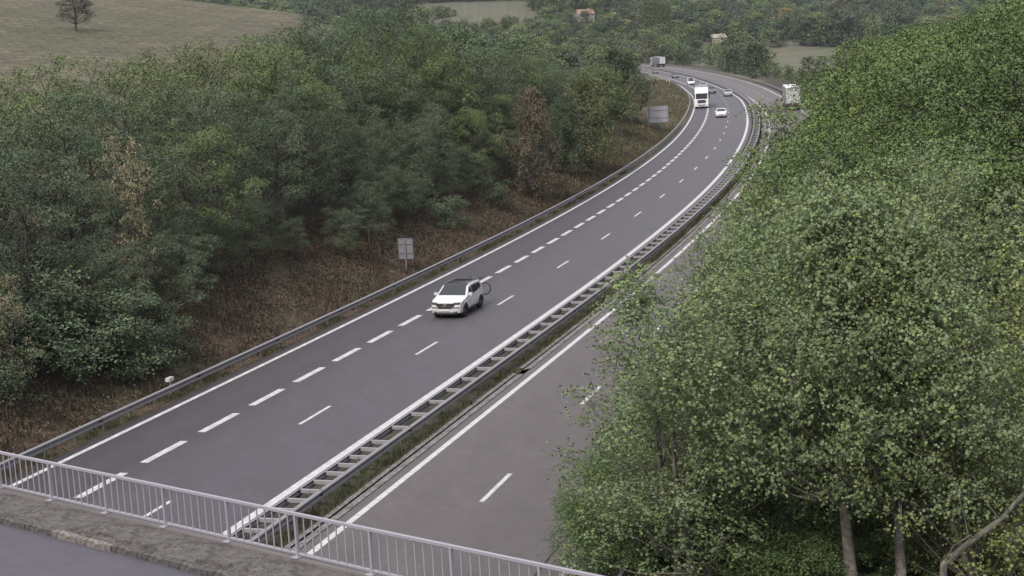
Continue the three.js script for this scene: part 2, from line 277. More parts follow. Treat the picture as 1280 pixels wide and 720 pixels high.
{
  const g = thing('median_guardrail', 'double steel guardrail with ladder-like cross bars along the grassy median', 'guardrail');
  for (let s = -40; s < 600; s += s < 110 ? 8 : 40) { const e = s + (s < 110 ? 8 : 40), ds = s < 110 ? 2 : 5; part('beam', sweep(waves(-1, 0.36), (q) => BARRIER(q) - 0.4, s, e + 0.12, ds), M.zinc, g); part('beam', sweep(waves(1, 0.36), (q) => BARRIER(q) + 0.4, s, e + 0.12, ds), M.zinc, g); }
  const bar = join([box(0.72, 0.05, 0.09, 0, 0.63, 0), box(0.72, 0.08, 0.012, 0, 0.57, 0.04)]), rest = [];
  for (let s = -40; s < 600; s += 2) {
    if (s < 150) { place(part('cross_bar', bar, M.brightZinc, g), s + 0.1, BARRIER(s)); if (s > 4 && s < 22) place(part('cross_bar', bar, M.brightZinc, g), s + 1.1, BARRIER(s)); if (s % 4 === 0) place(part('post', postGeo, M.zincDull, g), s + 0.1, BARRIER(s), 0.02); }
    else if (s % 4 === 0) for (const q0 of [bar, postGeo]) { const q = q0.clone(); q.rotateY(-headingAt(s)); q.translate(...along(s, BARRIER(s))); rest.push(q); }
  }
  part('cross_bar', rest, M.zinc, g).userData.kind = 'stuff';
}
{
  const g = thing('outer_guardrail', 'steel guardrail on the outside of the bend along the two lane carriageway', 'guardrail');
  const at = (s) => FAR_RAIL(s);
  for (let s = -40; s < 840; s += 20) part('beam', sweep(waves(-1, 0.4), at, s, s + 20.12, 4), M.zinc, g);
  const rest = []; for (let s = -40; s < 840; s += 4) { const q = postGeo.clone(); q.rotateY(-headingAt(s)); q.translate(...along(s, at(s) + 0.05)); rest.push(q); }
  part('post', rest, M.zincDull, g).userData.kind = 'stuff';
}

/* ---------- the bridge in front ---------- */
{
  const deckY = 5.0, yaw = Math.atan2(0.604, 0.797);     // along the bridge, towards its near end
  const root = thing('road_bridge', 'concrete bridge edge with mossy pavement, kerb and asphalt crossing over the motorway', 'bridge');
  root.position.set(-12.48, 0, -34.4); root.rotation.y = -yaw;               // local x runs along the railing, local z towards the asphalt
  part('deck', box(74, 0.75, 9.4, 12, deckY - 0.69, 4.45), M.concrete, root);
  const pav = new THREE.PlaneGeometry(74, 1.3, 296, 8); pav.rotateX(-Math.PI / 2); { const p = pav.attributes.position, u = pav.attributes.uv; for (let i = 0; i < p.count; i++) { p.setY(i, 0.012 * fbm(p.getX(i) * 1.3, p.getZ(i) * 3)); u.setXY(i, p.getX(i), p.getZ(i)); } } pav.computeVertexNormals(); pav.translate(12, deckY - 0.012, 0.56);
  part('pavement', pav, M.mossyConcrete, root);
  part('coping', box(74, 0.1, 0.34, 12, deckY - 0.02, -0.06), M.concrete, root);
  const kerbGeo = new THREE.BoxGeometry(0.985, 0.26, 0.16, 6, 2, 2); { const p = kerbGeo.attributes.position; for (let i = 0; i < p.count; i++) { const n = 0.012 * fbm(p.getX(i) * 5, p.getY(i) * 7 + p.getZ(i) * 5); p.setXYZ(i, p.getX(i), p.getY(i) + n, p.getZ(i) + n); } const u = kerbGeo.attributes.uv; for (let i = 0; i < u.count; i++) u.setXY(i, p.getX(i) * 1, p.getY(i) + p.getZ(i)); } kerbGeo.computeVertexNormals();
  for (let k = -14; k < 26; k++) { const m = part('kerb_stone', kerbGeo, k === 4 || k === 5 ? M.paleStone : M.mossyConcrete, root); m.position.set(k + 0.25, deckY - 0.145 + 0.006 * Math.sin(k * 2.3), 1.28 + 0.012 * Math.sin(k * 1.7)); m.rotation.y = 0.006 * Math.sin(k * 3.1); }
  const top = new THREE.PlaneGeometry(74, 7, 74, 7); top.rotateX(-Math.PI / 2); { const p = top.attributes.position, u = top.attributes.uv; for (let i = 0; i < p.count; i++) u.setXY(i, p.getX(i), p.getZ(i)); } top.translate(12, deckY - 0.155, 4.85);
  part('bridge_asphalt', top, M.bridgeAsphalt, root);
  part('pavement', box(74, 0.2, 0.9, 12, deckY - 0.08, 8.7), M.concrete, root);
  for (const lx of [14.6]) part('pier', box(0.8, 4.4, 7.6, lx, 2.1, 4.6), M.concrete, root);
  // railing
  const rl = thing('bridge_railing', 'lavender grey steel railing with upright bars along the bridge pavement', 'railing');
  rl.position.copy(root.position); rl.rotation.copy(root.rotation);
  part('top_rail', box(46, 0.055, 0.07, 6, deckY + 0.93, 0), M.rail, rl);
  part('bottom_rail', box(46, 0.035, 0.045, 6, deckY + 0.1, 0), M.rail, rl);
  const post = join([box(0.05, 0.87, 0.07, 0, deckY + 0.466, 0), box(0.17, 0.02, 0.2, 0, deckY + 0.042, 0.03)]), barGeo = new THREE.CylinderGeometry(0.0155, 0.0155, 0.785, 8).translate(0, deckY + 0.51, 0);
  for (let k = -7; k < 14; k++) { const m = part('post', post, M.rail, rl); m.position.x = -0.07 + 2 * k; for (let b = 1; b < 9; b++) { const q = part('bar', barGeo, M.rail, rl); q.position.x = -0.07 + 2 * k + b * 2 / 9; q.position.z = 0.006 * Math.sin(k * 9 + b * 5); } }
}

/* ---------- signs ---------- */
function signBack(name, label, s, lat, w, h, low, posts, turn, sheet = M.signBack) {
  const o = thing(name, label, 'sign'); place(o, s, lat, 0, turn); const p = along(s, lat); o.position.y = vergeY(s, lat) - 0.05;
  part('panel', box(w, h, 0.03, 0, low + h / 2, 0), sheet, o);
  part('rim', [box(w + 0.03, 0.04, 0.06, 0, low, 0.005), box(w + 0.03, 0.04, 0.06, 0, low + h, 0.005), box(0.04, h - 0.04, 0.06, -w / 2, low + h / 2, 0.005), box(0.04, h - 0.04, 0.06, w / 2, low + h / 2, 0.005)], M.signFrame, o);
  for (const x of posts) part('post', box(0.09, low + h * 0.95, 0.08, x, (low + h * 0.95) / 2, 0.07), M.signFrame, o);
  for (const y of [0.28, 0.74]) part('stiffener', box(w * 0.96, 0.06, 0.04, 0, low + h * y, 0.036), M.signFrame, o);
  return o;
}
signBack('sign', 'small grey road sign back on one post by the brown bank', 63, -6.0, 1.0, 1.32, 0.8, [0], 0.0);
signBack('large_sign', 'big grey road sign back on two posts on the grassy bend', 193, -6.1, 3.0, 2.45, 1.1, [-1.3, 1.3], 0.0, std(0.46, 0.465, 0.52, 0.5));

/* ---------- trees, shrubs and grass ---------- */
function tube(points, radii, n = 6) { // tapered limb through points
  const P = points.map((p) => new THREE.Vector3(...p)), pos = [], uv = [], idx = []; let len = 0;
  for (let j = 0; j < P.length; j++) {
    const d = (P[j + 1] ?? P[j]).clone().sub(P[j - 1] ?? P[j]).normalize(), a = new THREE.Vector3(1, 0, 0.31).cross(d).normalize(), b = d.clone().cross(a); if (j) len += P[j].distanceTo(P[j - 1]);
    for (let i = 0; i <= n; i++) { const t = i / n * 2 * Math.PI, q = P[j].clone().addScaledVector(a, Math.cos(t) * radii[j]).addScaledVector(b, Math.sin(t) * radii[j]); pos.push(q.x, q.y, q.z); uv.push(i / n, len); if (i && j) { const k = j * (n + 1) + i; idx.push(k - n - 2, k - n - 1, k, k - n - 2, k, k - 1); } }
  }
  const g = new THREE.BufferGeometry(); g.setAttribute('position', new THREE.Float32BufferAttribute(pos, 3)); g.setAttribute('uv', new THREE.Float32BufferAttribute(uv, 2)); g.setIndex(idx); g.computeVertexNormals(); return g;
}
class Leaves {
  constructor() { this.p = []; this.c = []; this.i = []; this.n = []; }
  add(x, y, z, nx, ny, nz, size, aspect, tint) { // a folded leaf lying across the normal
    const L = Math.hypot(nx, ny, nz) || 1; nx /= L; ny /= L; nz /= L;
    let ax = rnd() - 0.5, ay = rnd() - 0.5, az = rnd() - 0.5; const dt = ax * nx + ay * ny + az * nz; ax -= dt * nx; ay -= dt * ny; az -= dt * nz; const A = Math.hypot(ax, ay, az) || 1; ax /= A; ay /= A; az /= A;
    const bx = ny * az - nz * ay, by = nz * ax - nx * az, bz = nx * ay - ny * ax, w = size * aspect * 0.5, l = size * 0.5, f = size * 0.12, k = this.p.length / 3;
    this.p.push(x - ax * l, y - ay * l, z - az * l, x + bx * w + nx * f, y + by * w + ny * f, z + bz * w + nz * f, x + ax * l, y + ay * l, z + az * l, x - bx * w + nx * f, y - by * w + ny * f, z - bz * w + nz * f);
    for (let q = 0; q < 4; q++) { this.c.push(tint[0], tint[1], tint[2]); this.n.push(nx, ny, nz); }
    this.i.push(k, k + 2, k + 1, k, k + 3, k + 2);
  }
  geometry() { const g = new THREE.BufferGeometry(); g.setAttribute('position', new THREE.Float32BufferAttribute(this.p, 3)); g.setAttribute('normal', new THREE.Float32BufferAttribute(this.n, 3)); g.setAttribute('color', new THREE.Float32BufferAttribute(this.c, 3)); g.setIndex(this.i); this.p = this.c = this.i = this.n = null; return g; }
}
/* one kind of tree: a leaning tapered trunk, limbs to every clump, and leaves spread through the clumps */
function treeShape(o) {
  reseed(o.seed);
  const wood = [], leaves = new Leaves(), H = o.h, stems = o.stems ?? 1, trunks = [];
  for (let k = 0; k < stems; k++) {
    const a = k * 6.283 / stems + rr(-0.5, 0.5), lean = (stems > 2 ? 0.21 : stems > 1 ? 0.16 : 0.05) * H * rr(0.5, 1.3), pts = [], rad = [], th = H * (o.trunkTo ?? 0.88) * (k ? rr(0.75, 0.98) : 1);
    for (let j = 0; j <= 7; j++) { const t = j / 7; pts.push([Math.cos(a) * lean * t + 0.025 * H * Math.sin(t * 5 + k * 2) * t + (stems > 1 ? Math.cos(a) * 0.25 : 0), th * t, Math.sin(a) * lean * t + 0.025 * H * Math.cos(t * 4 + k) * t + (stems > 1 ? Math.sin(a) * 0.25 : 0)]); rad.push(o.r * (1.15 - 1.02 * t) * (t === 0 ? 1.3 : 1) * (k ? 0.75 : 1)); }
    wood.push(tube(pts, rad, 8)); trunks.push(pts);
  }
  const onTrunk = (p, y) => { const top = p[7][1], t = clamp(y / top, 0, 1) * 7, i = Math.min(6, Math.floor(t)), f = t - i; return [0, 1, 2].map((q) => p[i][q] + (p[i + 1][q] - p[i][q]) * f); };
  for (let c = 0; c < o.clumps; c++) {
    const t = o.base + (1 - o.base) * Math.pow((c + rnd()) / o.clumps, o.even ?? 0.9), pts = trunks[c % stems], a = c * 2.4 + rr(-0.5, 0.5), R = o.R * o.outline((t - o.base) / (1 - o.base)) * (1 + 0.5 * noise(Math.cos(a) * 1.3 + o.seed, Math.sin(a) * 1.3, t * 3));
    const out = R * Math.pow(rnd(), o.hollow ?? 0.45), y = H * t * rr(0.97, 1.02), mid = onTrunk(pts, Math.min(y, H * 0.86));
    const C = [mid[0] + Math.cos(a) * out, y, mid[2] + Math.sin(a) * out], root = onTrunk(pts, Math.max(H * o.base * 0.75, y - out * (o.rise ?? 0.7) - 0.25));
    const bend = [0, 1, 2].map((q) => root[q] + (C[q] - root[q]) * 0.5 + (q === 1 ? -0.08 * out : rr(-0.12, 0.12) * out));
    const r0 = Math.min(o.r * 0.42, 0.012 + 0.013 * out); wood.push(tube([root, bend, C], [r0, r0 * 0.6, r0 * 0.25], 5));
    const rc = o.clump * rr(0.5, 1.4), flat = o.flat ?? 0.65, tone = 1 + 0.36 * (rnd() - 0.5);
    for (let k = 0; k < (o.twigs ?? 3); k++) { const v = [rr(-1, 1), rr(-0.4, 0.8), rr(-1, 1)]; wood.push(tube([C, [C[0] + v[0] * rc * 0.9, C[1] + v[1] * rc * flat, C[2] + v[2] * rc * 0.9]], [r0 * 0.3, 0.004], 3)); }
    const n = Math.round(o.per * rc * rc / (o.clump * o.clump) * rr(0.75, 1.25));
    // leaves sit along short sprays so that the clump is not a ball
    let made = 0; while (made < n) {
      let vx = rr(-1, 1), vy = rr(-1, 1), vz = rr(-1, 1); const L = Math.hypot(vx, vy, vz); if (L > 1 || L < 0.05) continue;
      const k = Math.pow(L, -0.35), sx = C[0] + vx * k * rc, sy = C[1] + vy * k * rc * flat, sz = C[2] + vz * k * rc, dx = vx + rr(-0.7, 0.7), dy = vy * 0.5 + rr(-0.5, 0.35) - (o.droop ?? 0.1), dz = vz + rr(-0.7, 0.7), m = Math.min(n - made, Math.round(rr(0.5, 1.5) * o.spray)), step = o.leaf * o.gap;
      const warm = rnd() < (o.yellow ?? 0.04) ? [1.25, 1.15, 0.75] : [1, 1, 1];
      for (let q = 0; q < m; q++) { const e = step * (q - m / 2), b = tone * rr(0.72, 1.32); leaves.add(sx + dx * e + rr(-1, 1) * o.leaf * 0.55, sy + dy * e - e * e * 0.15 + rr(-1, 1) * o.leaf * 0.55, sz + dz * e + rr(-1, 1) * o.leaf * 0.55, rr(-1, 1) + vx * 0.5, rr(-0.35, 1) + 0.35, rr(-1, 1) + vz * 0.5, o.leaf * rr(0.65, 1.3), o.aspect, [b * warm[0] * rr(0.92, 1.1), b * warm[1], b * warm[2] * rr(0.85, 1.15)]); }
      made += m;
    }
  }
  return { wood: join(wood), leaves: leaves.geometry(), h: H };
}
const leafMat = (r, g, b, through = 0) => new THREE.MeshPhysicalMaterial({ color: lin(r, g, b), roughness: 0.75, transmission: through, thickness: 0, vertexColors: true, side: THREE.DoubleSide, specularIntensity: 0.5 });
const LF = {
  poplar: leafMat(0.18, 0.24, 0.12, 0.3), poplarYellow: leafMat(0.22, 0.265, 0.105, 0.3), locust: leafMat(0.118, 0.172, 0.062), locustDeep: leafMat(0.09, 0.14, 0.055), teal: leafMat(0.1, 0.14, 0.086), deep: leafMat(0.072, 0.1, 0.06), pale: leafMat(0.125, 0.17, 0.075), olive: leafMat(0.118, 0.14, 0.068), under: leafMat(0.1, 0.135, 0.055),
  rust: leafMat(0.125, 0.108, 0.078), tan: leafMat(0.21, 0.195, 0.125), silver: leafMat(0.19, 0.215, 0.17), bareLeaf: leafMat(0.04, 0.045, 0.035), red: leafMat(0.13, 0.075, 0.058),
};
const dome = (t) => Math.sqrt(Math.max(0.03, 1 - Math.pow(Math.abs(t - 0.36) / 0.66, 2))), vase = (t) => 0.35 + 0.75 * Math.sin(Math.min(1, t * 1.15 + 0.1) * 2.4), spire = (t) => 0.25 + 0.9 * Math.sin(Math.PI * Math.pow(clamp(t, 0, 1), 0.75)) ;
const plume = (t) => t < 0.32 ? 0.78 + 0.22 * t / 0.32 : Math.pow(Math.max(0.02, 1 - (t - 0.32) / 0.69), 0.62);
const SHAPE = {
  poplarHigh: [13].map((sd) => treeShape({ seed: sd, h: 11, r: 0.16, R: 3.7, base: 0.36, clumps: 96, clump: 0.98, per: 480, leaf: 0.096, aspect: 0.85, spray: 7, gap: 0.95, outline: plume, stems: 1, yellow: 0.04, twigs: 4, hollow: 0.5 })),
  nearShrub: [55, 56].map((sd) => treeShape({ seed: sd, h: 3.2, r: 0.03, R: 1.9, base: 0.05, clumps: 40, clump: 0.6, per: 420, leaf: 0.07, aspect: 0.75, spray: 6, gap: 0.9, outline: (t) => 1.05 - 0.55 * t, stems: 3, twigs: 3, yellow: 0.02 })),
  poplar: [11, 12].map((sd, i) => treeShape({ seed: sd, h: 11, r: 0.14, R: 2.75, base: 0.14, clumps: 126, clump: 0.8, per: 330, leaf: 0.096, aspect: 0.85, spray: 7, gap: 0.95, flat: 1.05, outline: plume, stems: 3 + i, yellow: 0.04, twigs: 6, hollow: 0.6, rise: 1.3 })),
  locust: [21, 22, 23, 24].map((sd, i) => treeShape({ seed: sd, h: 11, r: 0.13, R: 3.5, base: 0.28, clumps: 58, clump: 0.9, per: 440, leaf: 0.118, aspect: 0.5, spray: 8, gap: 0.75, flat: 0.58, outline: i % 2 ? vase : dome, stems: 1 + (i % 3), droop: 0.25, twigs: 3 })),
  airy: [31, 32].map((sd) => treeShape({ seed: sd, h: 11, r: 0.11, R: 2.8, base: 0.36, clumps: 40, clump: 0.85, per: 190, leaf: 0.13, aspect: 0.5, spray: 7, gap: 0.85, flat: 0.55, outline: vase, stems: 2, twigs: 4, hollow: 0.6 })),
  round: [41, 42, 43].map((sd) => treeShape({ seed: sd, h: 8, r: 0.13, R: 3.3, base: 0.1, clumps: 60, clump: 1.0, per: 260, leaf: 0.17, aspect: 0.7, spray: 6, gap: 0.9, outline: dome, twigs: 2 })),
  shrub: [51, 52, 53].map((sd) => treeShape({ seed: sd, h: 3, r: 0.035, R: 1.5, base: 0.06, clumps: 26, clump: 0.55, per: 260, leaf: 0.1, aspect: 0.62, spray: 6, gap: 0.9, outline: (t) => 1.05 - 0.6 * t, stems: 3, twigs: 3 })),
  dryTree: [61].map((sd) => treeShape({ seed: sd, h: 8, r: 0.08, R: 1.35, base: 0.06, clumps: 60, clump: 0.5, per: 120, leaf: 0.115, aspect: 0.72, spray: 5, gap: 1.0, outline: spire, stems: 2, twigs: 4, droop: 0.4, yellow: 0 })),
  distant: [71, 72, 73, 74].map((sd) => treeShape({ seed: sd, h: 10, r: 0.2, R: 3.9, base: 0.08, clumps: 34, clump: 1.7, per: 62, leaf: 0.55, aspect: 0.75, spray: 3, gap: 0.8, outline: dome, twigs: 0, hollow: 0.35 })),
  column: [81].map((sd) => treeShape({ seed: sd, h: 18, r: 0.25, R: 2.4, base: 0.06, clumps: 46, clump: 1.4, per: 70, leaf: 0.45, aspect: 0.7, spray: 3, gap: 0.8, flat: 1.5, outline: spire, twigs: 0 })),
  bare: [91].map((sd) => treeShape({ seed: sd, h: 5, r: 0.14, R: 2.3, base: 0.3, clumps: 46, clump: 0.6, per: 120, leaf: 0.12, aspect: 0.6, spray: 4, gap: 1.1, outline: dome, twigs: 5, hollow: 0.4 })),
};
let treeCount = 0;
const protos = new Map();
function tree(name, label, group, shape, leaf, X, Z, height, { wide = 1, turn = rr(0, 6.28), bark = M.bark, category = 'tree', y, crown = 'crown' } = {}) {
  const key = name + shape.wood.uuid; let o;
  if (protos.has(key)) o = copyOf(protos.get(key), label, group);
  else { o = thing(name, label, category, group); part(category === 'shrub' ? 'stem' : 'trunk', shape.wood, bark, o); part(crown, shape.leaves, leaf, o); protos.set(key, o); }
  o.userData.label = label; if (group) o.userData.group = group; else delete o.userData.group;
  o.children[0].material = bark; o.children[1].material = leaf;
  const k = height / shape.h; o.scale.set(k * wide, k, k * wide); o.rotation.y = turn; o.position.set(X, (y ?? land(X, Z)) - 0.08, -Z); treeCount++;
  return o;
}
const pick = (a) => a[Math.floor(rnd() * a.length)];
const pixelOf = (X, Y, Z) => { const y = Y - EYE, zc = Z * Math.cos(PITCH) - y * Math.sin(PITCH), yc = Z * Math.sin(PITCH) + y * Math.cos(PITCH), c = Math.cos(ROLL), q = Math.sin(ROLL); return [640 + FOCAL * (X * c + yc * q) / zc, 360 - FOCAL * (-X * q + yc * c) / zc]; };
// how high the wood's outline stands over the land, read off the photograph
const beltTop = table([[-80, 95], [0, 92], [50, 74], [110, 84], [160, 82], [230, 66], [300, 62], [360, 52], [410, 30], [450, 18], [490, 5], [530, 22], [570, 40], [640, 52], [700, 92], [760, 70], [800, 85], [815, 140]]);
const bankTop = table([[700, 600], [860, 262], [900, 205], [960, 178], [975, 168], [1000, 156], [1040, 116], [1080, 68], [1130, 42], [1200, 22], [1280, 4], [1400, -30]]);
const limit = (tab, X, Z, halfWidth) => { let m = 99; for (const dx of [-halfWidth, 0, halfWidth]) { const [px] = pixelOf(X + dx, 9, Z); m = Math.min(m, heightOn(px, tab(px), Z) + (dx ? 2.0 : 0)); } return m; };
/* belt of trees above the bank beside the three lanes */
reseed(401);
const rows = [[-9.8, 0.66, 'front'], [-12.2, 0.62, 'mid'], [-15.6, 0.78, 'mid'], [-19.5, 1.0, 'high'], [-24.5, 1, 'back']];
for (const [lat0, tall, row] of rows) for (let s = -14 + rr(0, 3); s < 205; s += row === 'front' ? (s > 22 && s < 80 ? rr(3.6, 5.2) : rr(4.4, 6.8)) : s < 60 && row !== 'mid' ? rr(4.6, 7) : row === 'back' ? rr(4.4, 6.8) : rr(4.2, 6.2)) {
  const lat = lat0 + rr(-1.2, 1.2) - (s > 110 && lat0 > -13 ? 1.2 : 0), p = along(s, lat), X = p[0], Z = -p[2]; if (Z < 40) continue;
  if (s > 150 && row === 'front') continue;
  const ground = land(X, Z), left = pixelOf(X, 8, Z)[0];
  const cap = limit(beltTop, X, Z, 1.6) - ground;
  let h = (row === 'front' ? rr(4.2, 7.5) : row === 'mid' ? rr(9.5, 13.5) : rr(12, 16)) * tall; h = Math.min(h, cap * (row === 'front' || row === 'mid' ? rr(0.86, 1) : rr(0.8, 1.08))); if (h < 2.5) continue;
  const q = rnd(), by = s < 30 ? 'near the bridge' : s < 75 ? 'around the small sign' : s < 125 ? 'before the rust brown tree' : 'by the bend', size = h < 5.5 ? 'low' : h < 9 ? 'middling' : 'tall';
  if (row === 'front') { if (q < (s < 32 ? 0.5 : 0.85)) tree('locust_tree', size + (q < 0.2 ? ' dark' : ' teal') + ' locust tree at the edge of the wood ' + by, 'low trees along the edge of the wooded bank', pick(SHAPE.locust), q < 0.2 ? LF.deep : LF.teal, X, Z, h, { wide: 1.2 }); else tree('broadleaf_tree', size + ' bushy dark green tree at the edge of the wood ' + by, 'bushy trees along the edge of the wooded bank', pick(SHAPE.round), q < 0.75 ? LF.deep : LF.teal, X, Z, h, { wide: 1.0 }); }
  else if (row === 'mid') tree('locust_tree', size + ' grey green locust inside the wood ' + by, 'trees inside the wooded bank', pick(SHAPE.locust), q < 0.6 ? LF.teal : q < 0.75 ? LF.deep : LF.pale, X, Z, h, { wide: 1.1 });
  else if (left > 540) tree('broadleaf_tree', size + ' yellowish leafy tree at the back of the wood ' + by, 'leafy trees at the back of the wood', pick(SHAPE.round), q < 0.35 ? LF.pale : q < 0.6 ? LF.olive : LF.teal, X, Z, h, { wide: 0.9 });
  else if (left > 390) tree('locust_tree', size + ' grey green locust at the back of the wood ' + by, 'towering trees at the back of the wood', pick(SHAPE.locust), q < 0.75 ? LF.teal : LF.pale, X, Z, h, { wide: 0.95 });
  else tree('airy_tree', size + ' thin feathery tree below the meadow ' + by, 'feathery trees in front of the meadow', pick(SHAPE.airy), q < 0.75 ? LF.pale : LF.olive, X, Z, h, { wide: row === 'back' ? 1.0 : 1.15 });
}
const standing = (name, label, shape, leaf, px, py, top, o = {}) => { const g = onLand(px, py); if (!g) return null; const h = heightOn(px, top, g[1]) - land(...g); return tree(name, label, o.group, shape, leaf, g[0], g[1], Math.max(1.2, h), o); };
standing('dry_tree', 'withered tree with tan dead leaves at the edge of the wood', SHAPE.dryTree[0], LF.tan, 176, 395, 176, { wide: 0.66 });
standing('dry_tree', 'small withered shrub-like tree with tan leaves beside the bramble bushes', SHAPE.dryTree[0], LF.tan, 8, 505, 345, { wide: 0.8 });
standing('rusty_tree', 'rust brown leafed tree at the edge of the wood before the bend', SHAPE.round[1], LF.rust, 668, 250, 112, { wide: 0.52 });
standing('olive_tree', 'olive brown bushy tree on the dry grass before the bend', SHAPE.round[2], LF.olive, 735, 212, 96, { wide: 0.72 });
standing('dark_tree', 'dark green bush-like tree between the rust brown and olive brown trees', SHAPE.round[0], LF.deep, 708, 222, 122, { wide: 0.6 });
standing('round_tree', 'round dark green tree alone above the big sign on the bend', SHAPE.round[1], LF.deep, 774, 148, 62, { wide: 1.1 });
standing('round_tree', 'smaller round green tree tucked beside the lone round tree', SHAPE.round[2], LF.pale, 748, 160, 84, { wide: 1.1 });
standing('lone_tree', 'sparse dark tree standing alone on the pale meadow hill', SHAPE.bare[0], LF.bareLeaf, 95, 39, -4, { wide: 1.25 });
for (const [px, py, top, w] of [[20, 470, 360, 1.4], [70, 462, 370, 1.5], [118, 470, 375, 1.4], [165, 470, 398, 1.3], [205, 452, 385, 1.2], [40, 430, 320, 1.3], [560, 285, 245, 1.2], [620, 262, 222, 1.2], [95, 440, 345, 1.3], [140, 430, 360, 1.2], [0, 520, 430, 1.1]])
  standing('bramble_shrub', 'dark green bramble bush on the brown bank under the trees', pick(SHAPE.shrub), rnd() < 0.6 ? LF.deep : LF.teal, px, py, top, { wide: w, category: 'shrub', group: 'bramble bushes on the brown bank' });

/* trees on the other bank */
reseed(577);
for (const lat0 of [24.5, 28.5, 33, 38, 44, 52]) for (let s = 26 + rr(0, 3); s < 235; s += rr(4.2, 6.2)) {
  const lat = lat0 + rr(-1.4, 1.4), p = along(s, lat), X = p[0], Z = -p[2]; if (X / Z > 0.46) continue;
  const ground = land(X, Z), cap = limit(bankTop, X, Z, 2.2) - ground; let h = Math.min(rr(9, 13.5), cap * rr(0.9, 1)); if (h < 2.2) continue;
  const q = rnd();
  const by = s < 55 ? 'just behind the poplars' : s < 105 ? 'opposite the white car' : s < 165 ? 'before the bend' : 'beside the bend', hue = q < 0.62 ? 'bright green' : q < 0.92 ? 'deep green' : 'olive';
  tree('green_locust_tree', (h < 6 ? 'low ' : h < 9.5 ? 'middling ' : 'tall ') + hue + ' locust tree on the bank by the two lanes, ' + by, 'locust trees on the bank beside the two lane carriageway', pick(SHAPE.locust), q < 0.62 ? LF.locust : q < 0.92 ? LF.locustDeep : LF.olive, X, Z, h, { wide: 1.1 });
}
standing('silvery_shrub', 'silvery leafed bush overhanging the median beyond the poplars', SHAPE.shrub[1], LF.silver, 1004, 330, 152, { wide: 0.6, category: 'shrub' });
standing('rusty_bush', 'reddish brown dying tree behind the poplar tops', SHAPE.round[0], LF.rust, 1150, 420, 232, { wide: 0.5 });
standing('rusty_bush', 'dark red leafed tree beside the yellowish poplar', SHAPE.round[2], LF.red, 1255, 400, 225, { wide: 0.55 });
for (const [px, py, top, w, label] of [[968, 470, 222, 0.9, 'green locust leaning over the median beyond the poplars'], [930, 540, 285, 0.8, 'green locust between the overhanging poplar and the median'], [992, 420, 192, 0.9, 'feathery green locust reaching towards the median before the bend'], [1025, 380, 172, 0.9, 'green locust below the white roofed lorry']]) standing('green_locust_tree', label, pick(SHAPE.locust), LF.locust, px, py, top, { wide: w });
/* poplars in the foreground */
reseed(733);
const poplar = (label, shape, leaf, X, Z, h, o) => tree('poplar_tree', label, 'poplars beside the bridge', shape, leaf, X, Z, h, { bark: M.paleBark, ...o });
const foot = (px, py) => onLand(px, py, 20);
for (const [px, py, h, k, leaf, turn, wide, label] of [
  [868, 746, 8.6, 0, LF.poplar, 0.4, 1.3, 'grey green poplar overhanging the lane markings beside the bridge'],
  [945, 690, 8.6, 1, LF.poplar, 3.4, 1.0, 'bushy poplar tucked behind the overhanging poplar beside the bridge'],
  [1068, 775, 10.9, 2, LF.poplar, 2.9, 1.0, 'single stemmed grey green poplar in the middle of the poplar group'],
  [1128, 778, 10.3, 2, LF.poplar, 1.2, 0.95, 'slightly leaning poplar beside the single stemmed one'],
  [1245, 775, 9.9, 1, LF.poplarYellow, 4.4, 1.0, 'yellowish poplar with two stems at the end of the poplar group'],
  [985, 640, 9.4, 1, LF.poplar, 1.2, 0.95, 'twin stemmed poplar behind the overhanging poplar'],
  [1130, 625, 10.6, 0, LF.poplar, 5.1, 1.0, 'tall grey green poplar at the back of the poplar group'],
  [1330, 700, 10.2, 0, LF.poplar, 0.9, 1.0, 'grey green poplar beyond the yellowish poplar']]) { const g = foot(px, py); poplar(label, [...SHAPE.poplar, SHAPE.poplarHigh[0]][k], leaf, g[0], g[1], h, { turn, wide }); }
for (const [px, py, h, w] of [[748, 712, 2.0, 0.9], [752, 668, 2.3, 0.9], [782, 640, 2.3, 1.0], [806, 600, 2.6, 1.0], [838, 560, 2.8, 1.1], [872, 520, 3, 1.1], [770, 735, 2.4, 1.0], [800, 700, 2.8, 1.1], [850, 705, 2.6, 1.2], [910, 720, 2.6, 1.2], [960, 745, 2.4, 1.2], [1000, 650, 2.8, 1.3], [1060, 640, 2.8, 1.3], [1110, 640, 3.0, 1.3], [1170, 650, 2.8, 1.3], [1230, 650, 3.0, 1.3], [1290, 670, 2.8, 1.3], [900, 640, 3.0, 1.2], [1260, 770, 1.6, 1.2], [1020, 745, 2.0, 1.2], [1095, 700, 2.0, 1.3], [1190, 735, 1.9, 1.3], [980, 770, 2.0, 1.2], [1100, 775, 1.2, 1.2], [1165, 780, 1.2, 1.2]]) { const g = foot(px, py);
  tree('green_shrub', 'leafy green bush growing under the poplars beside the bridge', 'bushes under the poplars', pick(SHAPE.nearShrub), rnd() < 0.5 ? LF.under : LF.locustDeep, g[0], g[1], h, { wide: w, category: 'shrub' }); }

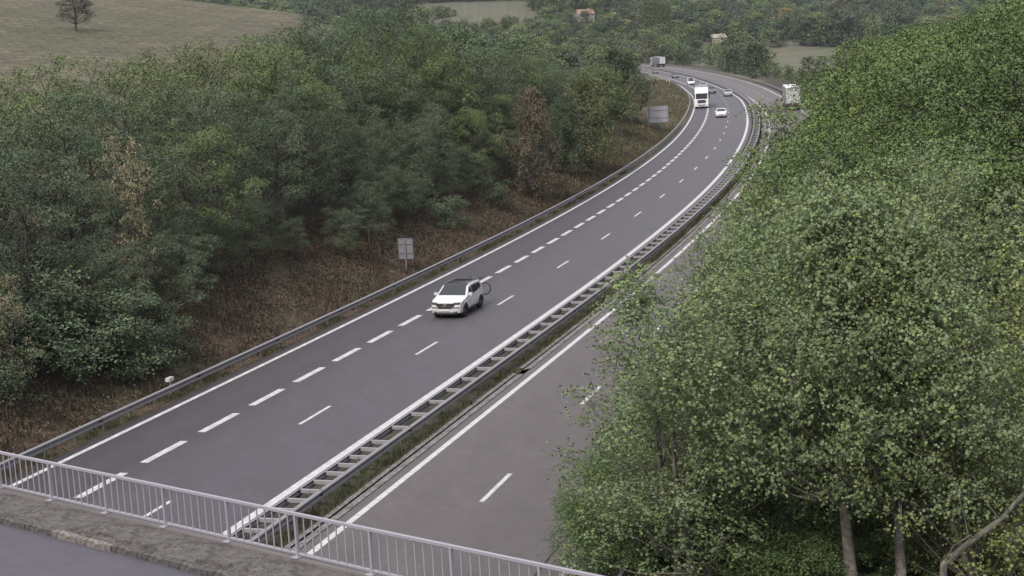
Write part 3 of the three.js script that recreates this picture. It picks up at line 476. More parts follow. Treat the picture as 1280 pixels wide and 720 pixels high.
{ // a bare leaning trunk under the poplars
  const at = (px, py, Z) => { const d = sight(px, py), t = Z / d[2]; return [d[0] * t, EYE + d[1] * t, -Z]; };
  const o = thing('leaning_trunk', 'bare grey trunk leaning sideways under the yellowish poplar', 'tree');
  part('trunk', tube([at(1176, 760, 34.4), at(1180, 705, 34.2), at(1212, 678, 34), at(1250, 650, 34), at(1290, 606, 34.2), at(1340, 560, 34.5)], [0.1, 0.09, 0.075, 0.065, 0.055, 0.04], 8), M.paleBark, o);
  for (const q of [[[1180, 705, 34.2], [1192, 682, 33.8], [1215, 668, 33.7]], [[1250, 650, 34], [1226, 620, 34], [1216, 590, 34.2]], [[1212, 678, 34], [1204, 640, 33.8], [1190, 596, 34], [1164, 584, 34.2]]]) part('branch', tube(q.map((p) => at(...p)), q.map((_, k) => 0.028 - 0.007 * k), 5), M.paleBark, o);
}

/* trees along the far side of the bend, rows and woods beyond */
reseed(911);
const farTree = (px, py, top, leaf, wide = 1, shape = pick(SHAPE.distant), label = 'distant leafy tree in the valley beyond the bend', group = 'distant trees in the valley beyond the bend') => standing('distant_tree', label, shape, leaf, px, py, top, { wide, group });
for (const [px, py, top, leaf, w] of [[945, 98, 52, LF.deep, 1.0], [958, 95, 60, LF.pale, 1], [918, 88, 44, LF.deep, 0.9], [905, 84, 52, LF.pale, 1.1], [888, 82, 55, LF.pale, 1.2], [868, 76, 48, LF.deep, 1.1], [852, 72, 44, LF.pale, 1.1], [840, 70, 50, LF.pale, 1.1], [828, 68, 46, LF.pale, 1.1], [815, 66, 45, LF.deep, 1.1], [800, 66, 44, LF.pale, 1.1], [785, 66, 42, LF.pale, 1.1], [1012, 108, 72, LF.deep, 1], [1000, 104, 88, LF.pale, 1.2], [985, 100, 82, LF.pale, 1.2], [972, 98, 84, LF.pale, 1.2], [1030, 100, 70, LF.pale, 1.1], [1052, 92, 62, LF.deep, 1], [928, 70, 38, LF.pale, 1], [962, 60, 35, LF.pale, 1.2], [895, 46, 30, LF.pale, 0.7], [975, 58, 38, LF.deep, 1.1]]) farTree(px, py, top, leaf, w);
for (let px = 1000; px < 1130; px += 7) farTree(px + rr(-2, 2), 57 + (px - 1000) * 0.03, rr(14, 26), rnd() < 0.7 ? LF.deep : LF.pale, 0.8, pick(SHAPE.distant), 'tall dark tree in the row behind the pale valley field', 'row of trees behind the valley field');
for (const px of [806, 813, 820, 828, 835]) standing('column_poplar', 'tall narrow poplar standing behind the far end of the motorway', SHAPE.column[0], LF.pale, px, 48, rr(-4, 4), { wide: 1.1, group: 'narrow poplars behind the far bend' });
for (const [px, py, top] of [[522, 38, 10], [534, 36, 12], [545, 24, 8], [552, 22, 7], [560, 21, 9], [568, 20, 12], [700, 34, 18], [690, 32, 8], [712, 32, 12], [752, 34, 20], [762, 34, 14], [775, 40, 22], [790, 40, 18], [740, 44, 30], [655, 52, 36], [670, 55, 38], [690, 60, 40], [708, 62, 42], [725, 62, 40], [745, 64, 44], [765, 66, 48], [640, 58, 40], [620, 58, 42]]) farTree(px, py, top, rnd() < 0.6 ? LF.pale : LF.olive, 1.15, pick(SHAPE.distant), 'distant leafy tree below the hillside field', 'distant trees around the hillside field');
const hidesHouse = (x, y, z, tall) => { for (const [a, c, d, far] of [[712, 750, 29, 1200], [880, 914, 54, 1200]]) { if (z > far) continue; const [px, top] = pixelOf(x, y + tall, z); if (px > a && px < c && top < d - 1 && pixelOf(x, y, z)[1] > d - 1) return true; } return false; };
for (const [px, py, top] of [[690, 112, 72], [706, 108, 66], [722, 106, 70], [738, 103, 64], [752, 100, 66], [766, 98, 60], [780, 95, 62], [790, 93, 66]]) farTree(px, py, top, pick([LF.pale, LF.olive, LF.deep]), 1.2, pick(SHAPE.distant), 'leafy tree hiding the far end of the motorway', 'trees hiding the far end of the motorway');
for (let k = 0; k < 150; k++) { const px = rr(560, 800), py = rr(42, 80); if (px > 670 && px < 700 && py > 60 && py < 80) continue; const g = onLand(px, py, 260); if (!g) continue; const [s, l] = toRoad(...g); if (s < 850 && l > -12 && l < 30) continue; if (g[1] < 330 || hidesHouse(g[0], land(...g), g[1], 10)) continue;
  tree('valley_tree', (px < 680 ? 'rounded leafy tree in the valley below the hillside field' : 'rounded leafy tree in the valley below the salmon roofed house'), 'rounded trees filling the valley', pick(SHAPE.distant), pick([LF.pale, LF.pale, LF.deep, LF.olive, LF.pale]), g[0], g[1], rr(6.5, 11.5), { wide: rr(0.9, 1.25) }); }
for (let k = 0; k < 90; k++) { const px = rr(800, 985), py = rr(42, 96); const g = onLand(px, py, 300); if (!g) continue; const [s, l] = toRoad(...g); if (s < 860 && l < 30 && l > -30) continue; if (inField(...g) || g[1] > 1050 || hidesHouse(g[0], land(...g), g[1], 10)) continue; if (px > 925 && py > 62 && py < 90 && rnd() < 0.8) continue;
  tree('valley_tree', px < 880 ? 'leafy tree behind the outer guardrail near the far lorry' : 'leafy tree behind the outer guardrail near the cream house', 'leafy trees behind the outer guardrail', pick(SHAPE.distant), pick([LF.pale, LF.deep, LF.deep, LF.pale]), g[0], g[1], rr(6, 12), { wide: rr(0.9, 1.2) }); }
{ // woods on the hills read as one mass
  const spots = [[], [], []];
  for (let Z = 700; Z < 1900; Z += 8.5 + Z / 240) for (let X = -0.3 * Z; X < 0.46 * Z; X += 8.5 + Z / 240) {
    const x = X + rr(-3, 3), z = Z + rr(-3, 3); if (inField(x, z)) continue; const [s, l] = toRoad(x, z); if (s < 860 && l > -40 && l < 45) continue; const q = x / z;
    if (z < 940 && q > 0.1) { if (rnd() < 0.9) continue; } else if (z < 900 && rnd() < 0.3) continue;
    const n = fbm(x / 60, z / 60) + rr(-0.25, 0.25); if (hidesHouse(x, landAt(x, z, s, l), z, 11)) continue; spots[n > 0.12 ? 0 : n > -0.12 ? 1 : 2].push([x, landAt(x, z, s, l), z]);
  }
  const m4 = new THREE.Matrix4(), qn = new THREE.Quaternion(), up = new THREE.Vector3(0, 1, 0);
  spots.forEach((list, k) => {
    const im = new THREE.InstancedMesh(SHAPE.distant[k].leaves, [LF.pale, LF.deep, LF.deep][k], list.length); im.name = numbered('far_wood');
    im.userData = { kind: 'stuff', label: ['lighter green trees of the far hillside woods', 'dark green trees of the far hillside woods', 'green trees between the darker ones of the far hillside woods'][k], category: 'wood' };
    list.forEach(([x, y, z], i) => { const h = rr(0.8, 1.35) * (z > 1000 ? 1.15 : 1); m4.compose(new THREE.Vector3(x, y - 0.8, -z), qn.setFromAxisAngle(up, rr(0, 6.28)), new THREE.Vector3(h * rr(1, 1.3), h, h * rr(1, 1.3))); im.setMatrixAt(i, m4); const t = rr(0.6, 1.45), w = rnd() < 0.06 && x > 60 ? 1.4 : rr(0.92, 1.12); im.setColorAt(i, lin(t * w, t, t * rr(0.85, 1.1))); });
    im.castShadow = im.receiveShadow = true; scene.add(im);
  });
}
/* grass and weeds, far too many to count */
function tuft(sd, n, h, spread, w) { reseed(sd); const p = [], nn = [], c = [], idx = []; for (let k = 0; k < n; k++) { const a = rr(0, 6.28), x = rr(-spread, spread), z = rr(-spread, spread), L = h * rr(0.5, 1.2), b = L * rr(0.15, 0.8), dx = Math.cos(a), dz = Math.sin(a), i = p.length / 3, t = rr(0.7, 1.3); p.push(x - dz * w, -0.02, z + dx * w, x + dz * w, -0.02, z - dx * w, x + dx * b * 0.4 + dz * w * 0.8, L * 0.6, z + dz * b * 0.4 - dx * w * 0.8, x + dx * b * 0.4 - dz * w * 0.8, L * 0.6, z + dz * b * 0.4 + dx * w * 0.8, x + dx * b, L * 0.92, z + dz * b); for (let q = 0; q < 5; q++) { nn.push(dx * 0.5, 0.8, dz * 0.5); c.push(t, t, t * 0.95); } idx.push(i, i + 1, i + 2, i, i + 2, i + 3, i + 3, i + 2, i + 4); } const g = new THREE.BufferGeometry(); g.setAttribute('position', new THREE.Float32BufferAttribute(p, 3)); g.setAttribute('normal', new THREE.Float32BufferAttribute(nn, 3)); g.setAttribute('color', new THREE.Float32BufferAttribute(c, 3)); g.setIndex(idx); return g; }
function litter(sd, n, h, spread, leaf) { reseed(sd); const L = new Leaves(); for (let k = 0; k < n; k++) { const t = rr(0.6, 1.35); L.add(rr(-spread, spread), h * rnd() * rnd(), rr(-spread, spread), rr(-1, 1), rr(0.2, 1), rr(-1, 1), leaf * rr(0.6, 1.3), 0.6, [t, t * rr(0.9, 1.05), t * rr(0.8, 1.05)]); } return L.geometry(); }
function scatter(name, label, geo, mat, n, where, tint) {
  const im = new THREE.InstancedMesh(geo, mat, n); im.name = numbered(name); im.userData = { kind: 'stuff', label, category: 'grass' };
  const m4 = new THREE.Matrix4(), qn = new THREE.Quaternion(), up = new THREE.Vector3(0, 1, 0); let i = 0, guard = 0;
  while (i < n && guard++ < n * 20) { const w = where(); if (!w) continue; const [x, y, z, k] = w; m4.compose(new THREE.Vector3(x, y, z), qn.setFromAxisAngle(up, rr(0, 6.28)), new THREE.Vector3(k, k * rr(0.7, 1.3), k)); im.setMatrixAt(i, m4); im.setColorAt(i, tint()); i++; }
  im.count = i; im.castShadow = im.receiveShadow = true; scene.add(im); return im;
}
const GM = leafMat(1, 1, 1, 0.25);
const onVerge = (s, l) => { const p = along(s, l); return [p[0], vergeY(s, l) - 0.01, p[2]]; };
const browns = () => { const q = rnd(), t = rr(0.7, 1.3); return q < 0.55 ? lin(0.125 * t, 0.096 * t, 0.075 * t) : q < 0.8 ? lin(0.17 * t, 0.142 * t, 0.102 * t) : q < 0.9 ? lin(0.09 * t, 0.1 * t, 0.05 * t) : lin(0.1 * t, 0.066 * t, 0.05 * t); };
const greens = () => { const q = rnd(), t = rr(0.7, 1.3); return q < 0.6 ? lin(0.09 * t, 0.11 * t, 0.05 * t) : q < 0.85 ? lin(0.15 * t, 0.145 * t, 0.08 * t) : lin(0.2 * t, 0.17 * t, 0.115 * t); };
const grassA = tuft(5, 14, 0.3, 0.25, 0.007), litterA = litter(6, 26, 0.35, 0.45, 0.1);
reseed(1201);
scatter('dry_undergrowth', 'brown withered undergrowth covering the bank behind the guardrail', litterA, GM, 12000, () => { const s = rr(-5, 150), l = -4.9 - 8.5 * Math.pow(rnd(), 0.8); if (fbm(s / 4, l / 3) < -0.22) return null; return [...onVerge(s, l), rr(0.7, 1.5)]; }, browns);
scatter('dry_grass', 'dry brown grass tufts on the bank behind the guardrail', grassA, GM, 9000, () => { const s = rr(-5, 190), l = -4.7 - 8 * rnd(); if (fbm(s / 3 + 9, l / 2) < -0.05) return null; return [...onVerge(s, l), rr(0.7, 1.6)]; }, browns);
scatter('roadside_weeds', 'green weeds growing under the guardrail beside the three lanes', grassA, GM, 2600, () => { const s = rr(-5, 130), l = LEFT(s) - 0.7 - 0.75 * rnd(); if (fbm(s / 2.2, 4) < 0) return null; return [...onVerge(s, l), rr(0.35, 0.85)]; }, greens);
scatter('bend_grass', 'dry and green grass on the inside of the bend', grassA, GM, 12000, () => { const s = rr(100, 420), l = LEFT(s) - 1.2 - 16 * rnd(); return [...onVerge(s, l), rr(1, 1.9)]; }, () => (rnd() < 0.5 ? browns() : greens()).multiplyScalar(1.3));
scatter('median_grass', 'short grass and weeds on the median between the guardrail and the kerb', grassA, GM, 7000, () => { const s = rr(2, 260), c = BARRIER(s), l = rnd() < 0.7 ? c + rr(0.35, 0.88) : c + rr(-0.5, 0.4); if (fbm(s / 2.5, l * 1.5) < -0.12) return null; const p = along(s, l); return [p[0], 0, p[2], rr(0.35, 0.8)]; }, greens);
scatter('pavement_weeds', 'dry moss and weeds along the bridge kerb', grassA, GM, 420, () => { const a = rr(-8, 16), z = rr(0.95, 1.2); if (fbm(a * 0.8, 2.2) < -0.02) return null; const c = 0.797, q = 0.604; return [-12.48 + a * c - z * q, 4.99, -34.4 + a * q + z * c, rr(0.1, 0.28)]; }, browns);

/* ---------- vehicles ---------- */
// body from a side outline (x forward, y up) drawn across the width, then narrowed towards the roof and the ends
function carShape({ outline, L, W, belt, roof, tumble = 0.17, nose = 0.1 }) {
  const bend = (g) => { const p = g.attributes.position; for (let i = 0; i < p.count; i++) { const x = p.getX(i), y = p.getY(i), z = p.getZ(i); const up = clamp((y - belt) / (roof - belt), 0, 1), e = clamp((Math.abs(x) / (L / 2) - 0.62) / 0.38, 0, 1), low = clamp((0.5 - y) / 0.4, 0, 1), zz = z * (1 - tumble * up) * (1 - nose * e * e) * (1 - 0.05 * low); const side = clamp((Math.abs(z) / (W / 2)), 0, 1), cx = x - Math.sign(x) * 0.16 * e * Math.pow(side, 3); p.setXYZ(i, cx, y - 0.035 * Math.pow(side, 4) * up, zz); } g.computeVertexNormals(); return g; };
  const sh = new THREE.Shape(outline.map(([x, y]) => new THREE.Vector2(x, y)));
  const g = new THREE.ExtrudeGeometry(sh, { depth: W - 0.12, bevelEnabled: true, bevelThickness: 0.06, bevelSize: 0.05, bevelOffset: -0.05, bevelSegments: 3, steps: 8, curveSegments: 8 }); g.translate(0, 0, -(W - 0.12) / 2);
  const body = toCreasedNormals(bend(g).toNonIndexed ? bend0(g) : g, 0.55);
  function bend0(q) { return q.index ? q.toNonIndexed() : q; }
  const side = (pts, s, off = 0.006) => { const q = new THREE.ShapeGeometry(new THREE.Shape(pts.map(([x, y]) => new THREE.Vector2(x, y)))).toNonIndexed(); q.deleteAttribute('normal'); const p = q.attributes.position; const many = subdivide(q, 3); const m = many.attributes.position; for (let i = 0; i < m.count; i++) m.setZ(i, s * (W / 2)); const b = bend(many), v = b.attributes.position; for (let i = 0; i < v.count; i++) v.setZ(i, v.getZ(i) + s * off); b.computeVertexNormals(); return b; };
  const across = (a, b, wa, wb, off = 0.008, n = 8) => { const pos = [], idx = [], dx = b[0] - a[0], dy = b[1] - a[1], l = Math.hypot(dx, dy), nx = dy / l * (dy >= 0 ? 1 : -1), ny = Math.abs(dx / l) ; const sx = (a[0] + b[0]) >= 0 ? 1 : -1; for (let j = 0; j <= 4; j++) for (let i = 0; i <= n; i++) { const t = j / 4, h = (wa + (wb - wa) * t) * (W / 2) * (i / n * 2 - 1); pos.push(a[0] + dx * t + sx * Math.abs(nx) * off, a[1] + dy * t + ny * off, h); if (i && j) { const k = j * (n + 1) + i; idx.push(k - n - 2, k - n - 1, k, k - n - 2, k, k - 1); } } const q = new THREE.BufferGeometry(); q.setAttribute('position', new THREE.Float32BufferAttribute(pos, 3)); q.setIndex(idx); return bend(q); };
  return { body, side, across, bend };
}
function subdivide(g, times) { let p = Array.from(g.attributes.position.array); for (let k = 0; k < times; k++) { const o = []; for (let i = 0; i < p.length; i += 9) { const a = p.slice(i, i + 3), b = p.slice(i + 3, i + 6), c = p.slice(i + 6, i + 9), m = (u, v) => [(u[0] + v[0]) / 2, (u[1] + v[1]) / 2, (u[2] + v[2]) / 2], ab = m(a, b), bc = m(b, c), ca = m(c, a); o.push(...a, ...ab, ...ca, ...ab, ...b, ...bc, ...ca, ...bc, ...c, ...ab, ...bc, ...ca); } p = o; } const q = new THREE.BufferGeometry(); q.setAttribute('position', new THREE.Float32BufferAttribute(p, 3)); return q; }
const arch = (cx, cy, r, y0) => { const o = []; const a0 = Math.asin(clamp((y0 - cy) / r, -1, 1)); for (let k = 0; k <= 10; k++) { const a = Math.PI - a0 + (2 * a0 - Math.PI) * k / 10; o.push([cx + r * Math.cos(a), cy + r * Math.sin(a)]); } return o; };
function wheelParts(o, x, z, r, w, rimMat) {
  const t = part('wheel', new THREE.LatheGeometry([[r * 0.62, -w / 2], [r * 0.93, -w / 2], [r, -w * 0.36], [r, w * 0.36], [r * 0.93, w / 2], [r * 0.62, w / 2]].map((q) => new THREE.Vector2(...q)), 24).rotateX(Math.PI / 2), M.tyre, o); t.position.set(x, r, z);
  const s = Math.sign(z), spokes = [new THREE.LatheGeometry([[r * 0.55, -w * 0.3], [r * 0.66, -w * 0.3], [r * 0.66, w * 0.42], [r * 0.6, w * 0.42], [r * 0.55, w * 0.1]].map((q) => new THREE.Vector2(...q)), 20).rotateX(Math.PI / 2), new THREE.CylinderGeometry(r * 0.6, r * 0.6, w * 0.2, 18).rotateX(Math.PI / 2).translate(0, 0, -s * w * 0.05)];
  const hub = [new THREE.CylinderGeometry(r * 0.14, r * 0.14, 0.05, 10).rotateX(Math.PI / 2).translate(0, 0, s * w * 0.3)]; for (let k = 0; k < 5; k++) { const b = box(r * 0.13, r * 0.55, 0.04, 0, r * 0.34, s * w * 0.26); b.rotateZ(k * 2 * Math.PI / 5); hub.push(b); }
  const d = new THREE.Mesh(join([spokes[0], ...hub]), rimMat); d.name = 'rim'; d.castShadow = d.receiveShadow = true; t.add(d);
  const e = new THREE.Mesh(spokes[1], M.blackPlastic); e.name = 'brake_disc'; e.castShadow = e.receiveShadow = true; t.add(e);
}
function facing(o, s, lat, away = false) { const p = along(s, lat); o.position.set(...p); const t = headingAt(s); o.rotation.y = Math.PI / 2 - t + (away ? 0 : Math.PI); o.position.y = 0.002; }
/* the white sport utility car with a bicycle on its tail */
function suv() {
  const L = 4.48, W = 1.86, r = 0.35, fx = 1.36, rx = -1.32, y0 = 0.3;
  const c = carShape({ L, W, belt: 1.02, roof: 1.65, tumble: 0.2, nose: 0.12, outline: [[-2.1, y0], [-2.22, 0.42], [-2.24, 0.66], [-2.19, 0.98], [-2.1, 1.13], [-1.98, 1.3], [-1.78, 1.55], [-1.55, 1.62], [-0.6, 1.66], [0.1, 1.64], [0.32, 1.58], [0.6, 1.41], [1.02, 1.12], [1.2, 1.08], [1.75, 1.0], [2.0, 0.92], [2.14, 0.82], [2.2, 0.66], [2.24, 0.5], [2.18, 0.34], [2.05, y0], ...arch(fx, 0.36, 0.41, y0).reverse(), ...arch(rx, 0.36, 0.41, y0).reverse()] });
  const o = thing('sport_utility_car', 'white sport utility car with black roof and a bicycle rack behind', 'car'), white = carPaint(0.62, 0.62, 0.65);
  const body = part('body', c.body, white, o);
  for (const [a, z] of [[[0.33, 1.575], [0.1, 1.64]], [[0.1, 1.64], [-0.6, 1.66]], [[-0.6, 1.66], [-1.55, 1.62]], [[-1.55, 1.62], [-1.78, 1.55]]]) part('roof_panel', c.across(a, z, 0.92, 0.92, 0.014), M.blackGloss, o);
  part('windscreen', c.across([1.0, 1.135], [0.33, 1.575], 0.9, 0.86, 0.012), M.glass, o);
  part('rear_window', c.across([-1.97, 1.31], [-1.78, 1.55], 0.78, 0.8, 0.012), M.glass, o);
  for (const s of [-1, 1]) {
    part('side_window', c.side([[0.82, 1.1], [0.1, 1.1], [0.1, 1.52], [0.34, 1.5]], s), M.glass, o); part('side_window', c.side([[0.02, 1.1], [-0.86, 1.14], [-0.82, 1.53], [0.02, 1.53]], s), M.glass, o); part('side_window', c.side([[-0.94, 1.15], [-1.52, 1.24], [-1.5, 1.4], [-1.34, 1.5], [-0.9, 1.53]], s), M.glass, o);
    part('headlight', c.bend(box(0.5, 0.11, 0.36, 1.95, 0.865, s * 0.72)), M.smoked, o); part('fog_lamp', c.bend(box(0.12, 0.1, 0.28, 2.17, 0.56, s * 0.7)), M.lamp, o);
    part('bumper_vent', c.bend(box(0.08, 0.17, 0.36, 2.185, 0.58, s * 0.7)), M.blackPlastic, o); part('tail_light', c.bend(box(0.2, 0.14, 0.4, -2.1, 1.0, s * 0.7)), M.redLamp, o);
    part('wing_mirror', [box(0.16, 0.15, 0.2, 0.72, 1.17, s * 1.02), box(0.06, 0.05, 0.2, 0.74, 1.11, s * 0.92)], white, o);
    part('sill', [box(1.85, 0.15, 0.05, 0.02, 0.36, s * 0.895)], M.blackPlastic, o); part('roof_rail', rod([0.1, 1.66, s * 0.66], [-1.5, 1.665, s * 0.66], 0.016), M.chrome, o);
    part('door_handle', box(0.2, 0.03, 0.03, -0.05, 0.99, s * 0.925), white, o); part('door_handle', box(0.2, 0.03, 0.03, -0.95, 1.01, s * 0.925), white, o);
    for (const x of [fx, rx]) { part('wheel_arch', new THREE.TorusGeometry(0.405, 0.035, 6, 20, Math.PI).translate(x, 0.35, s * 0.9), M.blackPlastic, o); wheelParts(o, x, s * 0.79, r, 0.23, M.rim); }
  }
  const gr = part('grille', c.bend(new THREE.ExtrudeGeometry(new THREE.Shape([[-0.54, 0.11], [-0.6, 0.03], [-0.42, -0.17], [0.42, -0.17], [0.6, 0.03], [0.54, 0.11]].map((q) => new THREE.Vector2(...q))), { depth: 0.14, bevelEnabled: false }).rotateY(Math.PI / 2).translate(2.11, 0.76, 0)), M.blackPlastic, o);
  for (const y of [-0.06, 0.0, 0.06]) { const b = new THREE.Mesh(box(0.03, 0.012, 0.86, 2.24, 0.745 + y, 0), M.zincDull); b.name = 'slat'; b.castShadow = true; gr.add(b); }
  const em = new THREE.Mesh(new THREE.TorusGeometry(0.065, 0.012, 6, 16).scale(1.5, 1, 1).rotateY(Math.PI / 2).translate(2.25, 0.79, 0), M.chrome); em.name = 'badge'; gr.add(em); const em2 = new THREE.Mesh(box(0.02, 0.09, 0.016, 2.25, 0.79, 0), M.chrome); em2.name = 'badge'; gr.add(em2);
  part('number_plate', box(0.02, 0.11, 0.52, 2.256, 0.52, 0), M.plate, o); part('skid_plate', c.bend(box(0.18, 0.16, 1.5, 2.15, 0.35, 0)), M.blackPlastic, o); part('skid_plate', c.bend(box(0.05, 0.035, 1.1, 2.215, 0.395, 0)), M.chrome, o);
  part('bike_rack', [box(0.5, 0.05, 0.06, -2.45, 0.5, 0.3), box(0.5, 0.05, 0.06, -2.45, 0.5, -0.3), box(0.06, 0.05, 1.3, -2.62, 0.52, 0), box(0.06, 0.85, 0.05, -2.36, 0.92, 0)], M.blackPlastic, o);
  facing(o, 50.3, 1.95); return o;
}
suv();
{ // bicycle carried crosswise behind the white car
  const o = thing('bicycle', 'black bicycle carried crosswise on the rack behind the white car', 'bicycle'), W = 1.08, r = 0.34, m = M.blackPlastic;
  for (const z of [-W / 2, W / 2]) { const w = part('wheel', new THREE.TorusGeometry(r, 0.034, 8, 30).rotateY(Math.PI / 2).translate(0, 0, z), M.tyre, o); const sp = []; for (let k = 0; k < 12; k++) { const a = k * Math.PI / 6; sp.push(rod([0, 0, z], [0, Math.cos(a) * r, z + Math.sin(a) * r], 0.003, 0.003, 3)); } const q = new THREE.Mesh(join([...sp, new THREE.CylinderGeometry(0.025, 0.025, 0.09, 8).rotateZ(Math.PI / 2).translate(0, 0, z)]), M.zinc); q.name = 'spokes'; w.add(q); }
  part('frame', [rod([0, 0, -W / 2], [0, -0.02, -0.1], 0.014), rod([0, 0, -W / 2], [0, 0.42, -0.24], 0.012), rod([0, -0.02, -0.1], [0, 0.48, -0.27], 0.017), rod([0, -0.02, -0.1], [0, 0.42, 0.34], 0.02), rod([0, 0.44, -0.25], [0, 0.5, 0.33], 0.018), rod([0, 0, W / 2], [0, 0.6, 0.32], 0.018)], m, o);
  part('saddle', [box(0.15, 0.045, 0.26, 0, 0.62, -0.3), rod([0, 0.46, -0.265], [0, 0.62, -0.3], 0.013)], m, o); part('handlebar', [rod([-0.3, 0.72, 0.3], [0.3, 0.72, 0.3], 0.014), rod([0, 0.58, 0.325], [0, 0.72, 0.3], 0.015)], m, o); part('crank', [new THREE.CylinderGeometry(0.09, 0.09, 0.01, 18).rotateZ(Math.PI / 2).translate(0.05, -0.02, -0.1), rod([0.06, -0.02, -0.1], [0.06, -0.17, -0.02], 0.01)], m, o);
  const car = scene.getObjectByName('sport_utility_car'); car.updateMatrixWorld(); const p = new THREE.Vector3(-2.6, 0.88, -0.2).applyMatrix4(car.matrixWorld); o.position.copy(p); o.rotation.y = car.rotation.y;
}
/* plainer cars farther away */
function car(name, label, paint, s, lat, { away = false, kind = 'hatch', L = 4.2 } = {}) {
  const W = 1.8, van = kind === 'van', roof = van ? 1.95 : kind === 'tall' ? 1.6 : 1.47, k = L / 4.2, hx = van ? 1.35 : 0.85;
  const out = [[-2.0, 0.26], [-2.1, 0.5], [-2.08, 0.9], van ? [-2.05, 1.75] : [-1.95, 1.05], van ? [-1.95, 1.9] : [-1.45, roof - 0.07], [-1.2, roof - 0.01], [-0.4, roof], [van ? 0.5 : 0.05, roof - 0.03], [van ? 1.25 : hx + 0.05, 0.98], [1.7, 0.86], [2.02, 0.72], [2.1, 0.5], [2.04, 0.3], [1.95, 0.26], ...arch(1.3, 0.31, 0.36, 0.26).reverse(), ...arch(-1.28, 0.31, 0.36, 0.26).reverse()].map(([x, y]) => [x * k, y]);
  const c = carShape({ L, W, belt: 0.95, roof, tumble: van ? 0.1 : 0.2, nose: 0.12, outline: out }), o = thing(name, label, 'car');
  part('body', c.body, carPaint(...paint), o);
  const wa = [(van ? 1.22 : hx + 0.02) * k, 1.0], wb = [(van ? 0.54 : 0.09) * k, roof - 0.06];
  part('windscreen', c.across(wa, wb, 0.9, 0.84, 0.012), M.glass, o); part('rear_window', c.across([(van ? -2.05 : -1.9) * k, van ? 1.2 : 1.09], [(van ? -2.03 : -1.5) * k, roof - (van ? 0.3 : 0.12)], 0.8, 0.78, 0.012), M.glass, o);
  for (const z of [-1, 1]) { part('side_window', c.side([[(hx - 0.25) * k, 1.0], [-1.5 * k, 1.03], [-1.25 * k, roof - 0.12], [0, roof - 0.12]], z), M.glass, o); part('headlight', c.bend(box(0.3 * k, 0.12, 0.36, 1.93 * k, 0.7, z * 0.66)), M.lamp, o); part('tail_light', c.bend(box(0.12, 0.16, 0.3, -2.04 * k, 0.86, z * 0.7)), M.redLamp, o); for (const x of [1.3, -1.28]) wheelParts(o, x * k, z * 0.78, 0.31, 0.2, M.rim); part('wing_mirror', box(0.12, 0.12, 0.16, (hx - 0.2) * k, 1.02, z * 0.98), carPaint(...paint), o); }
  part('grille', c.bend(box(0.06, 0.12, 0.8, 2.07 * k, 0.58, 0)), M.blackPlastic, o); part('lower_grille', c.bend(box(0.06, 0.13, 1.2, 2.07 * k, 0.38, 0)), M.blackPlastic, o); part('number_plate', box(0.02, 0.1, 0.5, 2.11 * k, 0.48, 0), M.plate, o);
  facing(o, s, lat, away); return o;
}
car('white_hatchback', 'white hatchback driving in front of the white lorry on the middle lane', [0.75, 0.75, 0.78], 224, 2.55);
car('silver_car', 'silver grey car overtaking on the lane beside the median', [0.3, 0.3, 0.33], 299.5, 5.0);
car('dark_estate_car', 'dark estate car half hidden behind the white lorry', [0.03, 0.03, 0.04], 318, 2.3, { kind: 'tall', L: 4.5 });
car('pale_blue_car', 'pale blue car following the dark estate car behind the lorry', [0.42, 0.45, 0.55], 350, 2.2);
car('white_delivery_van', 'white delivery van on the three lanes behind the pale blue car', [0.75, 0.75, 0.77], 376, 0.9, { kind: 'van', L: 4.6 });
car('black_car', 'black car with a pale bonnet between the delivery van and the last car', [0.06, 0.06, 0.075], 441, 1.9, { kind: 'tall' });
car('charcoal_car', 'charcoal car farthest back on the three lanes near the bushes', [0.04, 0.04, 0.055], 499, 1.2);
